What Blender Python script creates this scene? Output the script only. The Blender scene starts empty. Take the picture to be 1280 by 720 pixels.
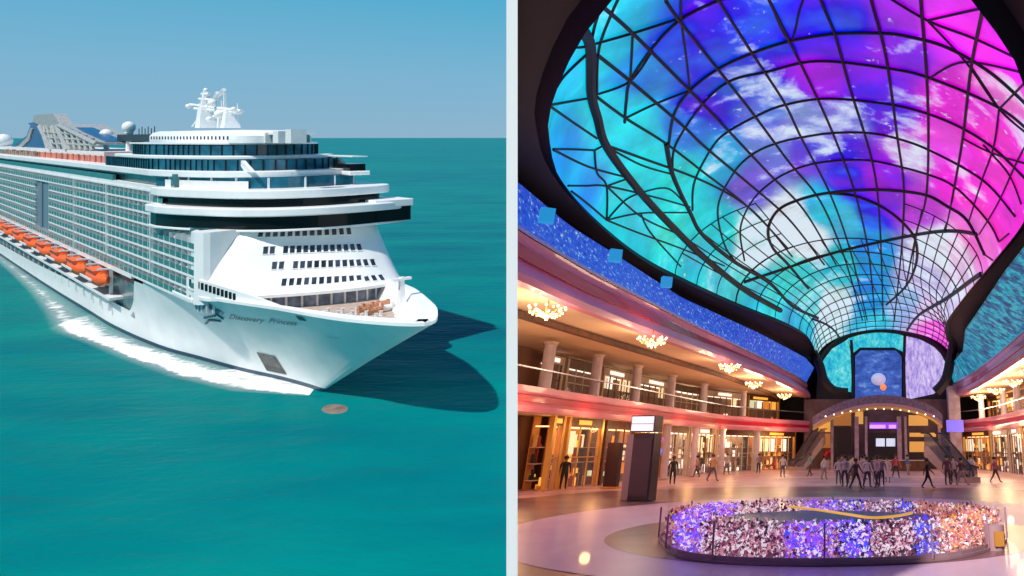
import bpy, bmesh, math, random
from mathutils import Vector, Matrix
from mathutils.bvhtree import BVHTree
R = random.Random(7)
scene = bpy.context.scene
COL = scene.collection

# ------------------------------------------------------------------ camera model
F, PX, PY, H = 900.0, 1060.0, 172.0, 46.0
KW = (PX - 640) / F                       # the partition wall runs along x = -KW*y
TH = math.atan(388 / 900); CT, ST = math.cos(TH), math.sin(TH)
cam = bpy.data.cameras.new('camera'); cam_o = bpy.data.objects.new('camera', cam); COL.objects.link(cam_o)
cam.sensor_width = 36; cam.lens = F / 1280 * 36
cam.shift_x = (640 - PX) / 1280; cam.shift_y = -(360 - PY) / 1280
cam.clip_start = .1; cam.clip_end = 200000
cam_o.location = (0, 0, H); cam_o.rotation_euler = (math.pi / 2, 0, 0)
scene.camera = cam_o

# ------------------------------------------------------------------ colour + materials
def lin(c):
    return tuple(((v / 255) / 12.92 if v / 255 <= .04045 else ((v / 255 + .055) / 1.055) ** 2.4) for v in c)
MATS = {}
def mat(name, color=(.5, .5, .5), rough=.5, metal=0., noise=0., nscale=5., bump=0., bscale=20., emit=None, es=1., coat=0., trans=0., ior=1.45, spec=.5, alpha=1., sample=False, color2=None):
    if name in MATS: return MATS[name]
    m = bpy.data.materials.new(name); m.use_nodes = True; MATS[name] = m
    nt = m.node_tree; b = nt.nodes['Principled BSDF']
    b.inputs['Base Color'].default_value = (*color, 1); b.inputs['Roughness'].default_value = rough
    b.inputs['Metallic'].default_value = metal; b.inputs['Coat Weight'].default_value = coat
    b.inputs['Transmission Weight'].default_value = trans; b.inputs['IOR'].default_value = ior
    b.inputs['Specular IOR Level'].default_value = spec; b.inputs['Alpha'].default_value = alpha
    if noise or bump or color2:
        tc = nt.nodes.new('ShaderNodeTexCoord')
        n = nt.nodes.new('ShaderNodeTexNoise'); n.inputs['Scale'].default_value = nscale; n.inputs['Detail'].default_value = 5
        nt.links.new(tc.outputs['Object'], n.inputs['Vector'])
        mx = nt.nodes.new('ShaderNodeMix'); mx.data_type = 'RGBA'
        mx.inputs['A'].default_value = (*[v * (1 - noise) for v in color], 1)
        mx.inputs['B'].default_value = (*(color2 or [min(1, v * (1 + noise)) for v in color]), 1)
        cr = nt.nodes.new('ShaderNodeMapRange'); cr.inputs['From Min'].default_value = .35; cr.inputs['From Max'].default_value = .65
        nt.links.new(n.outputs['Fac'], cr.inputs['Value']); nt.links.new(cr.outputs['Result'], mx.inputs['Factor'])
        nt.links.new(mx.outputs['Result'], b.inputs['Base Color'])
        if bump:
            n2 = nt.nodes.new('ShaderNodeTexNoise'); n2.inputs['Scale'].default_value = bscale; n2.inputs['Detail'].default_value = 4
            nt.links.new(tc.outputs['Object'], n2.inputs['Vector'])
            bp = nt.nodes.new('ShaderNodeBump'); bp.inputs['Strength'].default_value = bump
            nt.links.new(n2.outputs['Fac'], bp.inputs['Height']); nt.links.new(bp.outputs['Normal'], b.inputs['Normal'])
    if emit:
        b.inputs['Emission Color'].default_value = (*emit, 1); b.inputs['Emission Strength'].default_value = es
        if not sample: m.cycles.emission_sampling = 'NONE'
    return m

# ------------------------------------------------------------------ mesh builder
class MB:
    def __init__(s): s.v = []; s.f = []; s.m = []; s.mi = 0
    def quad(s, a, b, c, d): i = len(s.v); s.v += [a, b, c, d]; s.f.append((i, i+1, i+2, i+3)); s.m.append(s.mi)
    def poly(s, pts): i = len(s.v); s.v += list(pts); s.f.append(tuple(range(i, i+len(pts)))); s.m.append(s.mi)
    def box(s, x0, x1, y0, y1, z0, z1, T=None):
        P = [(x0,y0,z0),(x1,y0,z0),(x1,y1,z0),(x0,y1,z0),(x0,y0,z1),(x1,y0,z1),(x1,y1,z1),(x0,y1,z1)]
        if T: P = [T(*p) for p in P]
        i = len(s.v); s.v += P
        for q in ((0,3,2,1),(4,5,6,7),(0,1,5,4),(1,2,6,5),(2,3,7,6),(3,0,4,7)):
            s.f.append(tuple(i+k for k in q)); s.m.append(s.mi)
        return s
    def loft(s, rings, closed=True, cap=True):
        n = len(rings[0]); i = len(s.v)
        for r in rings: s.v += [tuple(p) for p in r]
        for a in range(len(rings)-1):
            for k in range(n if closed else n-1):
                k2 = (k+1) % n
                s.f.append((i+a*n+k, i+a*n+k2, i+(a+1)*n+k2, i+(a+1)*n+k)); s.m.append(s.mi)
        if cap and closed:
            s.f.append(tuple(i+k for k in range(n-1, -1, -1))); s.m.append(s.mi)
            s.f.append(tuple(i+(len(rings)-1)*n+k for k in range(n))); s.m.append(s.mi)
        return s
    def tube(s, pts, r, n=8, r1=None):
        pts = [Vector(p) for p in pts]; rings = []; up = Vector((0, 0, 1))
        for j, p in enumerate(pts):
            t = (pts[min(j+1, len(pts)-1)] - pts[max(j-1, 0)]); 
            if t.length < 1e-9: t = Vector((0,0,1))
            t.normalize()
            a = t.cross(up)
            if a.length < .05: a = t.cross(Vector((1, 0, 0)))
            a.normalize(); b = t.cross(a)
            rr = r if r1 is None else r + (r1 - r) * j / max(1, len(pts)-1)
            rings.append([p + a * math.cos(2*math.pi*k/n) * rr + b * math.sin(2*math.pi*k/n) * rr for k in range(n)])
        return s.loft(rings)
    def lathe(s, prof, c=(0, 0, 0), n=16, sx=1, sy=1):
        return s.loft([[(c[0]+math.cos(2*math.pi*k/n)*r*sx, c[1]+math.sin(2*math.pi*k/n)*r*sy, c[2]+z) for k in range(n)] for r, z in prof])
    def ball(s, c, r, n=12, sz=1.):
        return s.lathe([(max(1e-3, r*math.sin(math.pi*k/8)), -r*sz*math.cos(math.pi*k/8)) for k in range(9)], c, n)
    def prism(s, pts, z0, z1):
        return s.loft([[(x, y, z0) for x, y in pts], [(x, y, z1) for x, y in pts]])
    def build(s, name, mats, parent=None, smooth=False, clip=None, bevel=0, M=None):
        me = bpy.data.meshes.new(name); me.from_pydata([tuple(p) for p in s.v], [], s.f)
        if not isinstance(mats, (list, tuple)): mats = [mats]
        for m in mats: me.materials.append(m)
        for p, k in zip(me.polygons, s.m): p.material_index = k
        bm = bmesh.new(); bm.from_mesh(me)
        bmesh.ops.remove_doubles(bm, verts=bm.verts, dist=1e-5)
        bmesh.ops.recalc_face_normals(bm, faces=bm.faces)
        if clip:
            bmesh.ops.bisect_plane(bm, geom=bm.verts[:]+bm.edges[:]+bm.faces[:], plane_co=clip[0], plane_no=clip[1], clear_inner=True)
        bm.to_mesh(me); bm.free()
        if smooth:
            for p in me.polygons: p.use_smooth = True
            me.set_sharp_from_angle(angle=math.radians(38))
        o = bpy.data.objects.new(name, me); COL.objects.link(o)
        if parent: o.parent = parent
        elif M is not None: o.matrix_world = M
        if bevel:
            b = o.modifiers.new('bevel', 'BEVEL'); b.width = bevel; b.segments = 2; b.limit_method = 'ANGLE'
        return o
def tag(o, label, cat, group=None, kind=None):
    if kind: o['kind'] = kind
    if label: o['label'] = label
    if cat: o['category'] = cat
    if group: o['group'] = group
    return o
def thing(name, label, cat, M=Matrix(), group=None):
    o = bpy.data.objects.new(name, None); COL.objects.link(o); o.matrix_world = M; o.empty_display_size = .3
    return tag(o, label, cat, group)
def copy_tree(o, parent=None):
    c = o.copy(); COL.objects.link(c)
    if parent: c.parent = parent
    for ch in [x for x in bpy.data.objects if x.parent == o]: copy_tree(ch, c)
    return c
def catmull(P, n=6):
    out = []
    for i in range(len(P)-1):
        p0, p1, p2, p3 = P[max(i-1, 0)], P[i], P[i+1], P[min(i+2, len(P)-1)]
        for k in range(n):
            t = k/n
            out.append(tuple(.5*((2*b)+(c-a)*t+(2*a-5*b+4*c-d)*t*t+(3*b-a-3*c+d)*t**3) for a, b, c, d in zip(p0, p1, p2, p3)))
    out.append(tuple(P[-1])); return out
def interp(tab, x):
    if x <= tab[0][0]: return tab[0][1:]
    for a, b in zip(tab, tab[1:]):
        if x <= b[0]:
            t = (x-a[0])/(b[0]-a[0]); t = t
            return tuple(p+(q-p)*t for p, q in zip(a[1:], b[1:]))
    return tab[-1][1:]

# ------------------------------------------------------------------ world, sun
SD = Vector((-.42, -.907, 0)).normalized(); EL = math.radians(57)
SUN = Vector((SD.x*math.cos(EL), SD.y*math.cos(EL), math.sin(EL)))
w = bpy.data.worlds.new('World'); scene.world = w; w.use_nodes = True
nt = w.node_tree; bg = nt.nodes['Background']; sky = nt.nodes.new('ShaderNodeTexSky')
sky.sky_type = 'NISHITA'; sky.sun_disc = False; sky.sun_elevation = EL; sky.sun_rotation = math.atan2(SD.x, SD.y)
sky.air_density = .62; sky.dust_density = .0; sky.ozone_density = 3.2; sky.altitude = 0
SKS = .085
wtc = nt.nodes.new('ShaderNodeTexCoord'); wsx = nt.nodes.new('ShaderNodeSeparateXYZ'); nt.links.new(wtc.outputs['Generated'], wsx.inputs[0])
wr = nt.nodes.new('ShaderNodeValToRGB'); nt.links.new(wsx.outputs['Z'], wr.inputs['Fac']); wr.color_ramp.elements[0].position = 0; wr.color_ramp.elements[0].color = (.235/SKS, .43/SKS, .60/SKS, 1)
wr.color_ramp.elements[1].position = .19; wr.color_ramp.elements[1].color = (.06/SKS, .43/SKS, .66/SKS, 1)
e_ = wr.color_ramp.elements.new(.07); e_.color = (.20/SKS, .46/SKS, .65/SKS, 1); e_ = wr.color_ramp.elements.new(.6); e_.color = (.05/SKS, .17/SKS, .42/SKS, 1)
wm = nt.nodes.new('ShaderNodeMix'); wm.data_type = 'RGBA'; wm.inputs['Factor'].default_value = .9; nt.links.new(sky.outputs['Color'], wm.inputs['A']); nt.links.new(wr.outputs['Color'], wm.inputs['B'])
nt.links.new(wm.outputs['Result'], bg.inputs['Color']); bg.inputs['Strength'].default_value = SKS
sl = bpy.data.lights.new('sun', 'SUN'); sl.energy = 4.5; sl.angle = math.radians(1.2); sl.color = (1, .95, .88)
so = bpy.data.objects.new('sun', sl); COL.objects.link(so); so.rotation_euler = SUN.to_track_quat('Z', 'Y').to_euler(); so.location = (-100, -100, 200)
scene.view_settings.view_transform = 'Standard'; scene.view_settings.look = 'None'; scene.view_settings.exposure = 0; scene.view_settings.gamma = 1
scene.cycles.use_denoising = True; scene.cycles.max_bounces = 6; scene.cycles.sample_clamp_indirect = 4; scene.cycles.caustics_reflective = False; scene.cycles.caustics_refractive = False

# ------------------------------------------------------------------ sea
def sea_material():
    m = bpy.data.materials.new('sea_water'); m.use_nodes = True; nt = m.node_tree; b = nt.nodes['Principled BSDF']; L = nt.links.new
    tc = nt.nodes.new('ShaderNodeTexCoord')
    mp = nt.nodes.new('ShaderNodeMapping'); mp.inputs['Rotation'].default_value = (0, 0, .12); mp.inputs['Scale'].default_value = (.35, 1.0, 1)
    L(tc.outputs['Object'], mp.inputs['Vector'])
    def noise(sc, det, src):
        n = nt.nodes.new('ShaderNodeTexNoise'); n.inputs['Scale'].default_value = sc; n.inputs['Detail'].default_value = det; L(src, n.inputs['Vector']); return n
    big = noise(.006, 4, mp.outputs['Vector']); mid = noise(.05, 5, mp.outputs['Vector'])
    mx = nt.nodes.new('ShaderNodeMix'); mx.data_type = 'RGBA'
    mx.inputs['A'].default_value = (.0003, .122, .155, 1); mx.inputs['B'].default_value = (.0003, .225, .20, 1)
    ad = nt.nodes.new('ShaderNodeMath'); ad.operation = 'MULTIPLY_ADD'; ad.inputs[1].default_value = .55; L(mid.outputs['Fac'], ad.inputs[0])
    ml = nt.nodes.new('ShaderNodeMath'); ml.operation = 'MULTIPLY'; ml.inputs[1].default_value = .45; L(big.outputs['Fac'], ml.inputs[0]); L(ml.outputs[0], ad.inputs[2])
    mr = nt.nodes.new('ShaderNodeMapRange'); mr.inputs['From Min'].default_value = .35; mr.inputs['From Max'].default_value = .65; L(ad.outputs[0], mr.inputs['Value'])
    L(mr.outputs['Result'], mx.inputs['Factor']); L(mx.outputs['Result'], b.inputs['Base Color'])
    b.inputs['Roughness'].default_value = .3; b.inputs['IOR'].default_value = 1.08; b.inputs['Specular IOR Level'].default_value = .15
    rip = noise(.9, 5, mp.outputs['Vector']); swell = noise(.13, 3, mp.outputs['Vector'])
    b1 = nt.nodes.new('ShaderNodeBump'); b1.inputs['Strength'].default_value = .9; b1.inputs['Distance'].default_value = .25; L(rip.outputs['Fac'], b1.inputs['Height'])
    b2 = nt.nodes.new('ShaderNodeBump'); b2.inputs['Strength'].default_value = .9; b2.inputs['Distance'].default_value = 1.2; L(swell.outputs['Fac'], b2.inputs['Height']); L(b1.outputs['Normal'], b2.inputs['Normal'])
    L(b2.outputs['Normal'], b.inputs['Normal'])
    return m
s = MB(); s.quad((-60000, -3000, 0), (60000, -3000, 0), (60000, 110000, 0), (-60000, 110000, 0))
tag(s.build('sea', sea_material()), None, None, kind='structure')

# ------------------------------------------------------------------ the ship.  s forward from the stem foot, t across (negative = the near, sunlit side), z up
UX, UY = 0.81697, -0.57668
SB = (-95.472, 130.189)
SHIP_M = Matrix(((UX, -UY, 0, SB[0]), (UY, UX, 0, SB[1]), (0, 0, 1, 0), (0, 0, 0, 1)))
def on_side(px, py, t):        # where a sight line meets the vertical plane t = const
    a = (px-PX)/F; vx, vy = -UY, UX
    s_ = (a*(SB[1]+vy*t)-SB[0]-vx*t)/(UX-a*UY); y = SB[1]+UY*s_+vy*t
    return s_, H-(py-PY)/F*y
SHIPINV = SHIP_M.inverted()
def ship_ray(px, py):
    o = SHIPINV @ Vector((0, 0, H)); d = SHIPINV.to_3x3() @ Vector(((px-PX)/F, 1, (PY-py)/F)); return o, d.normalized()

white = mat('ship_white', (.84, .84, .83), .38, noise=.045, nscale=.22, coat=.1, bump=.05, bscale=.35)
white_b = mat('ship_deck_white', (.74, .74, .73), .5, noise=.05, nscale=.6)
navy = mat('ship_boot_topping', (.012, .045, .09), .4)
teal_gl = mat('balcony_glass', (.055, .19, .18), .15, noise=.35, nscale=.8, spec=.8)
teal_dk = mat('cabin_glass', (.035, .13, .14), .2, noise=.5, nscale=.7, spec=.7)
blue_gl = mat('lounge_glass', (.015, .10, .16), .1, noise=.4, nscale=.4, spec=.8)
black_gl = mat('bridge_glass', (.006, .008, .010), .12, spec=.25)
grey_bl = mat('lift_shaft_panel', (.16, .22, .27), .35)
orange = mat('lifeboat_orange', (.85, .13, .02), .4, noise=.08, nscale=1)
deck_tan = mat('deck_teak', (.45, .35, .29), .7, noise=.15, nscale=2)
gear = mat('deck_gear', (.50, .22, .12), .6, noise=.3, nscale=3)
dome_w = mat('radome_white', (.82, .82, .80), .4)
swoosh = mat('funnel_blue', (.01, .07, .20), .3, noise=.1, nscale=.1)
lattice = mat('funnel_lattice', (.34, .35, .34), .5, noise=.15, nscale=1)
coral = mat('sports_court_coral', (.50, .17, .12), .7, noise=.25, nscale=.3)
shade_gl = mat('promenade_window', (.10, .14, .15), .2, noise=.3, nscale=.5)

ship = thing('cruise_ship', 'huge white cruise ship with teal balconies steaming toward the right on turquoise sea', 'ship', SHIP_M)
def sb(mb, name, mats, parent=ship, **k): return mb.build(name, mats, parent, **k)

# hull -------------------------------------------------------------
AFT = -345
Wn = [(AFT, -12.5), (-190, -12.5), (-120, -11.9), (-90, -11.5), (-60, -9.6), (-42, -6.9), (-26, -4.4), (-14, -1.9), (-5, -.4)]
Wf = [(-5, 1.2), (-14, 3.6), (-26, 7), (-42, 10.5), (-60, 14), (-90, 16.5), (-120, 17.5), (-190, 18), (AFT, 18)]
Rn = [(AFT, -12.6), (-190, -12.6), (-120, -12.6), (-90, -12.6), (-60, -12.6), (-38, -12.5), (-19, -11.7), (3, -8.1), (23, -4.3)]
Rf = [(29.5, 6.6), (18, 10.2), (2, 13.8), (-20, 16.6), (-42, 18), (-90, 18.5), (-120, 18.5), (-190, 18.5), (AFT, 18.5)]
W_ = catmull(Wn+[(0, .2)]+Wf, 5); R_ = catmull(Rn+[(36, 1.6)]+Rf, 5)
def soft(tip): return R_
NP = len(W_); TIP = 9*5
def outline(z, z1=17.):
    x = max(0, min(1, z/z1)); out = []
    for i, (a, b) in enumerate(zip(W_, R_)):
        k = abs(i-TIP)/5; e = 1.0+.35*min(1, k/2)
        f = x**e; out.append((a[0]+(b[0]-a[0])*f, a[1]+(b[1]-a[1])*f, z))
    return out
m = MB()
zs = [-3, 0, .7]
m.mi = 1; m.loft([outline(0)and[(p[0], p[1], z) for p in outline(max(0, z))] for z in (-3, 0, .9)], cap=False)
sb(m, 'boot_topping', [white, navy], smooth=True)
# forward hull shell rises from z=.9 to the rim; aft of s=-88 the hull stops at the boat recess
def rim_z(sv):                       # top edge of the white shell plating
    tab = [(-345, 4.0), (-200, 5.2), (-108, 6.7), (-84, 6.4), (-77, 6.2), (-73, 9), (-69, 14.2), (-60, 14.3), (-38, 15.3), (-19, 16.4), (3, 17.0), (40, 17.0)]
    return interp(tab, sv)[0]
m = MB(); lev = [0, .12, .3, .5, .7, .85, 1.0]; rings = []
extra = []
Rfine = []
# resample outlines so the recess edge is crisp
def fine(pts, n=4):
    out = []
    for a, b in zip(pts, pts[1:]):
        for k in range(n): out.append(tuple(p+(q-p)*k/n for p, q in zip(a, b)))
    return out+[pts[-1]]
base = fine(outline(.9)); 
def outl_f(z): return fine(outline(z))
for l in lev:
    r = []
    for i in range(len(base)):
        # rim height read at the point's own full-height station
        sv = outl_f(17.)[i][0] if False else None
        r.append(None)
    rings.append(r)
full = {round(z*2)/2: outl_f(round(z*2)/2) for z in [x*.5 for x in range(0, 36)]}
def at_z(i, z):
    z0 = math.floor(z*2)/2; z1 = min(17.5, z0+.5); t = (z-z0)/.5 if z1 > z0 else 0
    a, b = full[z0][i], full[z1][i]; return (a[0]+(b[0]-a[0])*t, a[1]+(b[1]-a[1])*t, z)
near_n = (len(base)-1)//2
for li, l in enumerate(lev):
    for i in range(len(base)):
        sv = full[15.0][i][0]
        zt = rim_z(sv) if i <= near_n else max(15.0, rim_z(sv))
        rings[li][i] = at_z(i, .9+(zt-.9)*l)
m.loft(rings, closed=False)
hull = sb(m, 'hull', [white], smooth=True)
# rim cap round the bow (wide white bulwark top) and the inside of the bulwark
m = MB(); cap_pts = [(i, rings[-1][i]) for i in range(len(base)) if rings[-1][i][0] > -62]
cc = Vector((-10, 2.5)); outer = []; inner = []; low = []
for i, p in cap_pts:
    a = rings[-1][max(i-1, 0)]; b = rings[-1][min(i+1, len(base)-1)]
    t = Vector((b[0]-a[0], b[1]-a[1])).normalized(); n = Vector((t.y, -t.x))
    if n.dot(cc-Vector(p[:2])) < 0: n = -n
    outer.append(p); wv = 1.2 if p[0] < 5 else 1.2+1.4*(p[0]-5)/30
    inner.append((p[0]+n.x*wv, p[1]+n.y*wv, p[2])); lo_ = at_z(i, 13.8); low.append((lo_[0]+n.x*.35, lo_[1]+n.y*.35, 13.8))
for k in range(len(outer)-1):
    o0, o1, i0, i1 = outer[k], outer[k+1], inner[k], inner[k+1]
    up = .5
    m.quad(o0, o1, (*o1[:2], o1[2]+up), (*o0[:2], o0[2]+up)); m.quad((*o0[:2], o0[2]+up), (*o1[:2], o1[2]+up), (*i1[:2], i1[2]+up), (*i0[:2], i0[2]+up))
    m.quad((*i0[:2], i0[2]+up), (*i1[:2], i1[2]+up), low[k+1], low[k])
sb(m, 'bulwark', white, smooth=False)
m = MB(); m.poly(low); sb(m, 'foredeck', deck_tan)
# black shell door low on the bow, laid on the hull
hb = None
def bvh_of(o):
    me = o.data; return BVHTree.FromPolygons([v.co.copy() for v in me.vertices], [tuple(p.vertices) for p in me.polygons])
hull_b = bvh_of(hull)
def hit(b, px, py):
    o, d = ship_ray(px, py); loc, n, i, dist = b.ray_cast(o, d)
    if loc is None: return None, None
    if n.dot(d) > 0: n = -n
    return loc, n
def patch(bv, corners, off=.06, sub=3, thick=.0):
    mb = MB(); g = []
    for j in range(sub+1):
        row = []
        for i in range(sub+1):
            a, b_ = i/sub, j/sub
            (x0, y0), (x1, y1), (x2, y2), (x3, y3) = corners
            x = (x0*(1-a)+x1*a)*(1-b_)+(x3*(1-a)+x2*a)*b_; y = (y0*(1-a)+y1*a)*(1-b_)+(y3*(1-a)+y2*a)*b_
            l, n = hit(bv, x, y)
            if l is None: return None
            row.append(l+n*off)
        g.append(row)
    for j in range(sub):
        for i in range(sub): mb.quad(g[j][i], g[j][i+1], g[j+1][i+1], g[j+1][i])
    return mb
p = patch(hull_b, [(321, 440), (344, 445), (359, 468), (334, 463)], .08)
if p: sb(p, 'shell_door', black_gl)
p = patch(hull_b, [(369, 394), (378, 396), (384, 401), (375, 400)], .08, 2)
if p: sb(p, 'hawse_opening', black_gl)
p = patch(hull_b, [(409, 420), (425, 422), (425, 424), (409, 422)], .08, 1)
if p: sb(p, 'anchor_pocket', white_b)
v_ = SHIPINV @ Vector(((420-PX)/F*H*F/(512-PY), H*F/(512-PY), 0)); m = MB()
m.loft([[(v_.x-9+17*k/30, v_.y+max(.02, 3.0*math.sin(math.pi*k/30))*math.cos(2*math.pi*q/24), -.42+.5*max(.02, math.sin(math.pi*k/30))*math.sin(2*math.pi*q/24)) for q in range(24)] for k in range(31)])
sb(m, 'bulbous_bow', mat('bulb_tan', (.22, .15, .12), .6, noise=.3, nscale=.4), smooth=True)
# superstructure side block ------------------------------------------
DZ = [15.5, 17.9, 20.3, 22.75, 25.2, 27.6, 30.05, 32.5]
m = MB()
def fin_end(z): return -17 if z < 28 else -40
near_front = -19.
m.box(AFT, -76, -10.9, 17.2, 8, 28.6); m.box(-76, -25, -10.9, 17.2, 15, 28.6); m.box(AFT, -42, -10.9, 17.2, 28.6, 38.6)
sb(m, 'superstructure', [teal_dk])
m = MB(); m.box(AFT+1, -74, -11.2, -11.15, 5.0, 15.2); sb(m, 'promenade_wall', shade_gl)
m = MB(); m.box(AFT, -69, -12.55, 17.8, 14.7, 15.5); sb(m, 'boat_deck_slab', white)
for k in range(44):
    pass
for r, z in enumerate(DZ+[34.9]):
    top = r == len(DZ)
    e0, e1 = AFT, (-24 if z < 16 else -22 if z < 26 else -43.5)
    row = MB()
    segs = [(e0, -197.4), (-172.4, e1)] if 17 < z < 31.5 else [(e0, e1)]
    for a, b in segs:
        row.box(a, b, -12.55, -10.8, z-.22, z+.15)
        if z < 34:
            x = a
            while x < b:
                row.box(x-.06, x+.06, -12.53, -10.85, z+.15, z+2.2)
                if R.random() < .35: row.box(x+.6, x+.6+R.uniform(.5, 1.3), -12.0, -11.4, z+.22, z+R.uniform(.7, 1.9))
                x += 4.2
    o = sb(row, 'balcony_row', white)
    if z < 34:
        g = MB()
        for a, b in segs: g.box(a, b, -12.46, -12.40, z+.22, z+1.25)
        sb(g, 'balustrade', teal_gl, parent=o)
m = MB(); m.box(-197.4, -172.4, -12.0, -10.8, 17.5, 32.3); m.box(-189, -186.5, -12.3, -11.9, 17.5, 32.3)
sb(m, 'lift_shaft', grey_bl)
for sv in (-93, -133, -52):
    m = MB(); m.box(sv-.2, sv+.2, -12.75, -12.3, 18 if sv > -100 else 15.6, 35); sb(m, 'drain_pipe', white)
# lifeboats -----------------------------------------------------------
def boat(parent, sc):
    m = MB(); N = 12; rings = []
    for i in range(11):
        u = i/10*2-1; wd = (1-abs(u)**4)*1.35+.12; hh = (1-abs(u)**4)*1.0+.35
        rings.append([(sc+u*9.6, -13.6+wd*math.cos(2*math.pi*k/N), 12.3+hh*(1.35 if math.sin(2*math.pi*k/N) > 0 else 1.5)*math.sin(2*math.pi*k/N)) for k in range(N)])
    m.loft(rings); b = sb(m, 'lifeboat', orange, parent=parent, smooth=True)
    m = MB()
    m.box(sc-5, sc+5, -15.1, -12.8, 13.6, 14.35); sb(m, 'canopy', orange, parent=b)
    for dx in (-6.2, 6.2): m = MB(); m.box(sc+dx-.3, sc+dx+.3, -14.6, -12.3, 14.5, 14.9); m.box(sc+dx-.35, sc+dx+.35, -12.6, -12.0, 8.4, 15.0); sb(m, 'davit', white, parent=b)
    for k in range(5): m = MB(); m.box(sc-4.2+k*2, sc-3.2+k*2, -15.16, -15.05, 13.75, 14.2); sb(m, 'window', black_gl, parent=b)
    m = MB(); m.box(sc-6.5, sc+6.5, -15.72, -15.5, 12.2, 12.7); sb(m, 'rubbing_strake', white, parent=b)
for k in range(11): boat(ship, -96.3-24.2*k)
m = MB(); m.box(AFT, -84, -13.6, -11.2, 8.0, 8.6); sb(m, 'embarkation_slab', white)
for k in range(0, 26):
    m = MB(); m.box(-92-k*10-.4, -92-k*10+.4, -12.5, -11.2, 4.4, 8.0); sb(m, 'promenade_pillar', white_b)
# curved white front face under the bridge -----------------------------
front_gl = mat('front_window_glass', (.035, .045, .06), .12, noise=.6, nscale=.35, spec=.8)
bot = catmull([(-23, -12.0), (-18.6, -11.4), (-15.6, -8.6), (-12.5, -3.4), (-8.7, 2.9), (-6.6, 9), (-7, 14), (-9.5, 17.6), (-20, 19)], 6)
top = catmull([(-26, -6.6), (-22.5, -5.6), (-20, -3.8), (-18, -.8), (-16.3, 3.2), (-15, 8), (-14.8, 12), (-17, 15.5), (-26, 18)], 6)
def face_ring(f): 
    g = f**.8; out = []; e = 1-math.sqrt(max(0, 1-f*f))
    for k, (a, b) in enumerate(zip(bot, top)):
        wgt = max(0, 1-k/22); q = f*(1-wgt)+e*wgt
        out.append((a[0]+(b[0]-a[0])*g, a[1]+(b[1]-a[1])*q, 16.6+(28.4-16.6)*f))
    return out
m = MB(); m.loft([face_ring(f/8) for f in range(9)], closed=False)
face = sb(m, 'front_wall', white, smooth=True); face_b = bvh_of(face)
m = MB(); m.loft([[(p[0]+1.0, p[1]+(-.1 if p[1] < 0 else .1), z) for p in face_ring(0)] for z in (16.2, 16.75)], closed=True); sb(m, 'front_ledge', white)
m = MB(); m.loft([[(p[0]-1.2, p[1]*.97, z) for p in face_ring(0)] for z in (13.7, 16.25)], closed=False); glz = sb(m, 'lower_front_glazing', mat('lobby_glass', (.16, .20, .27), .15, noise=.5, nscale=.6, spec=.8))
for p in fine(face_ring(0), 1)[::2]: m = MB(); m.box(p[0]-1.25, p[0]-.9, p[1]*.97-.15, p[1]*.97+.15, 13.7, 16.2); sb(m, 'glazing_mullion', white_b)
rows = [(288, 326, 436, 13, -3), (309, 332, 449, 15, -4), (328, 343, 466, 15, -4), (349, 355, 477, 14, -6)]
for (y, xa, xb, n, dy) in rows:
    for i in range(n):
        if n == 15 and i in (2,): continue
        x = xa+(xb-xa)*i/(n-1); yy = y+dy*(i/(n-1))+4
        l, nn = hit(face_b, x, yy)
        if l is None: continue
        tv = Vector((0, 0, 1)).cross(nn).normalized(); zv = nn.cross(tv).normalized(); mm = MB()
        wd, ht = .36, .74
        P = lambda a, b, c: tuple(l+tv*a+zv*b+nn*c)
        mm.box(-wd, wd, -ht, ht, -.1, .05, T=P); o = sb(mm, 'window', front_gl)
        mm = MB(); mm.box(-wd-.09, wd+.09, ht, ht+.1, -.1, .12, T=P); mm.box(-wd-.09, wd+.09, -ht-.12, -ht, -.1, .14, T=P); sb(mm, 'frame', white, parent=o)
# dark cabin windows where the balconies run out
side_line = catmull([(-26, -12.58, 19.9), (-22, -12.2, 19.9), (-19, -11.6, 19.7), (-12, -10.1, 19.1), (-4, -8.5, 18.3), (3, -7.2, 17.5)], 6)
m = MB(); m.loft([[(a, b, 16.3), (a, b, c), (a, b+.35, c), (a, b+.35, 16.3)] for a, b, c in side_line]); fsw = sb(m, 'forward_side_wall', white); fsb = bvh_of(fsw)
for (x0, y0, x1, y1, n) in ((238, 353, 293, 371, 12),):
    for i in range(n):
        x, y = x0+(x1-x0)*i/(n-1), y0+(y1-y0)*i/(n-1); l, nn = hit(fsb, x, y)
        if l is None: continue
        tv = Vector((0, 0, 1)).cross(nn).normalized(); mm = MB(); P = lambda a, b, c: tuple(l+tv*a+Vector((0, 0, 1))*b+nn*c)
        mm.box(-.42, .42, -.62, .62, -.1, .06, T=P); sb(mm, 'cabin_window', black_gl)
# grey-white flank plate between balconies and front face
m = MB(); m.prism([(-27, -11), (-24, -12.35), (-22, -12.4), (-20.9, -12.15), (-20.1, -11.5), (-19.8, -10.6), (-20, -9), (-22.5, -2), (-27, -2)], 15.2, 28.5); sb(m, 'flank_plating', white)
m = MB(); m.box(-36, -22.5, -12.6, -11.6, 15.2, 16.3); sb(m, 'flank_bulwark', white, bevel=.3)
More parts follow.
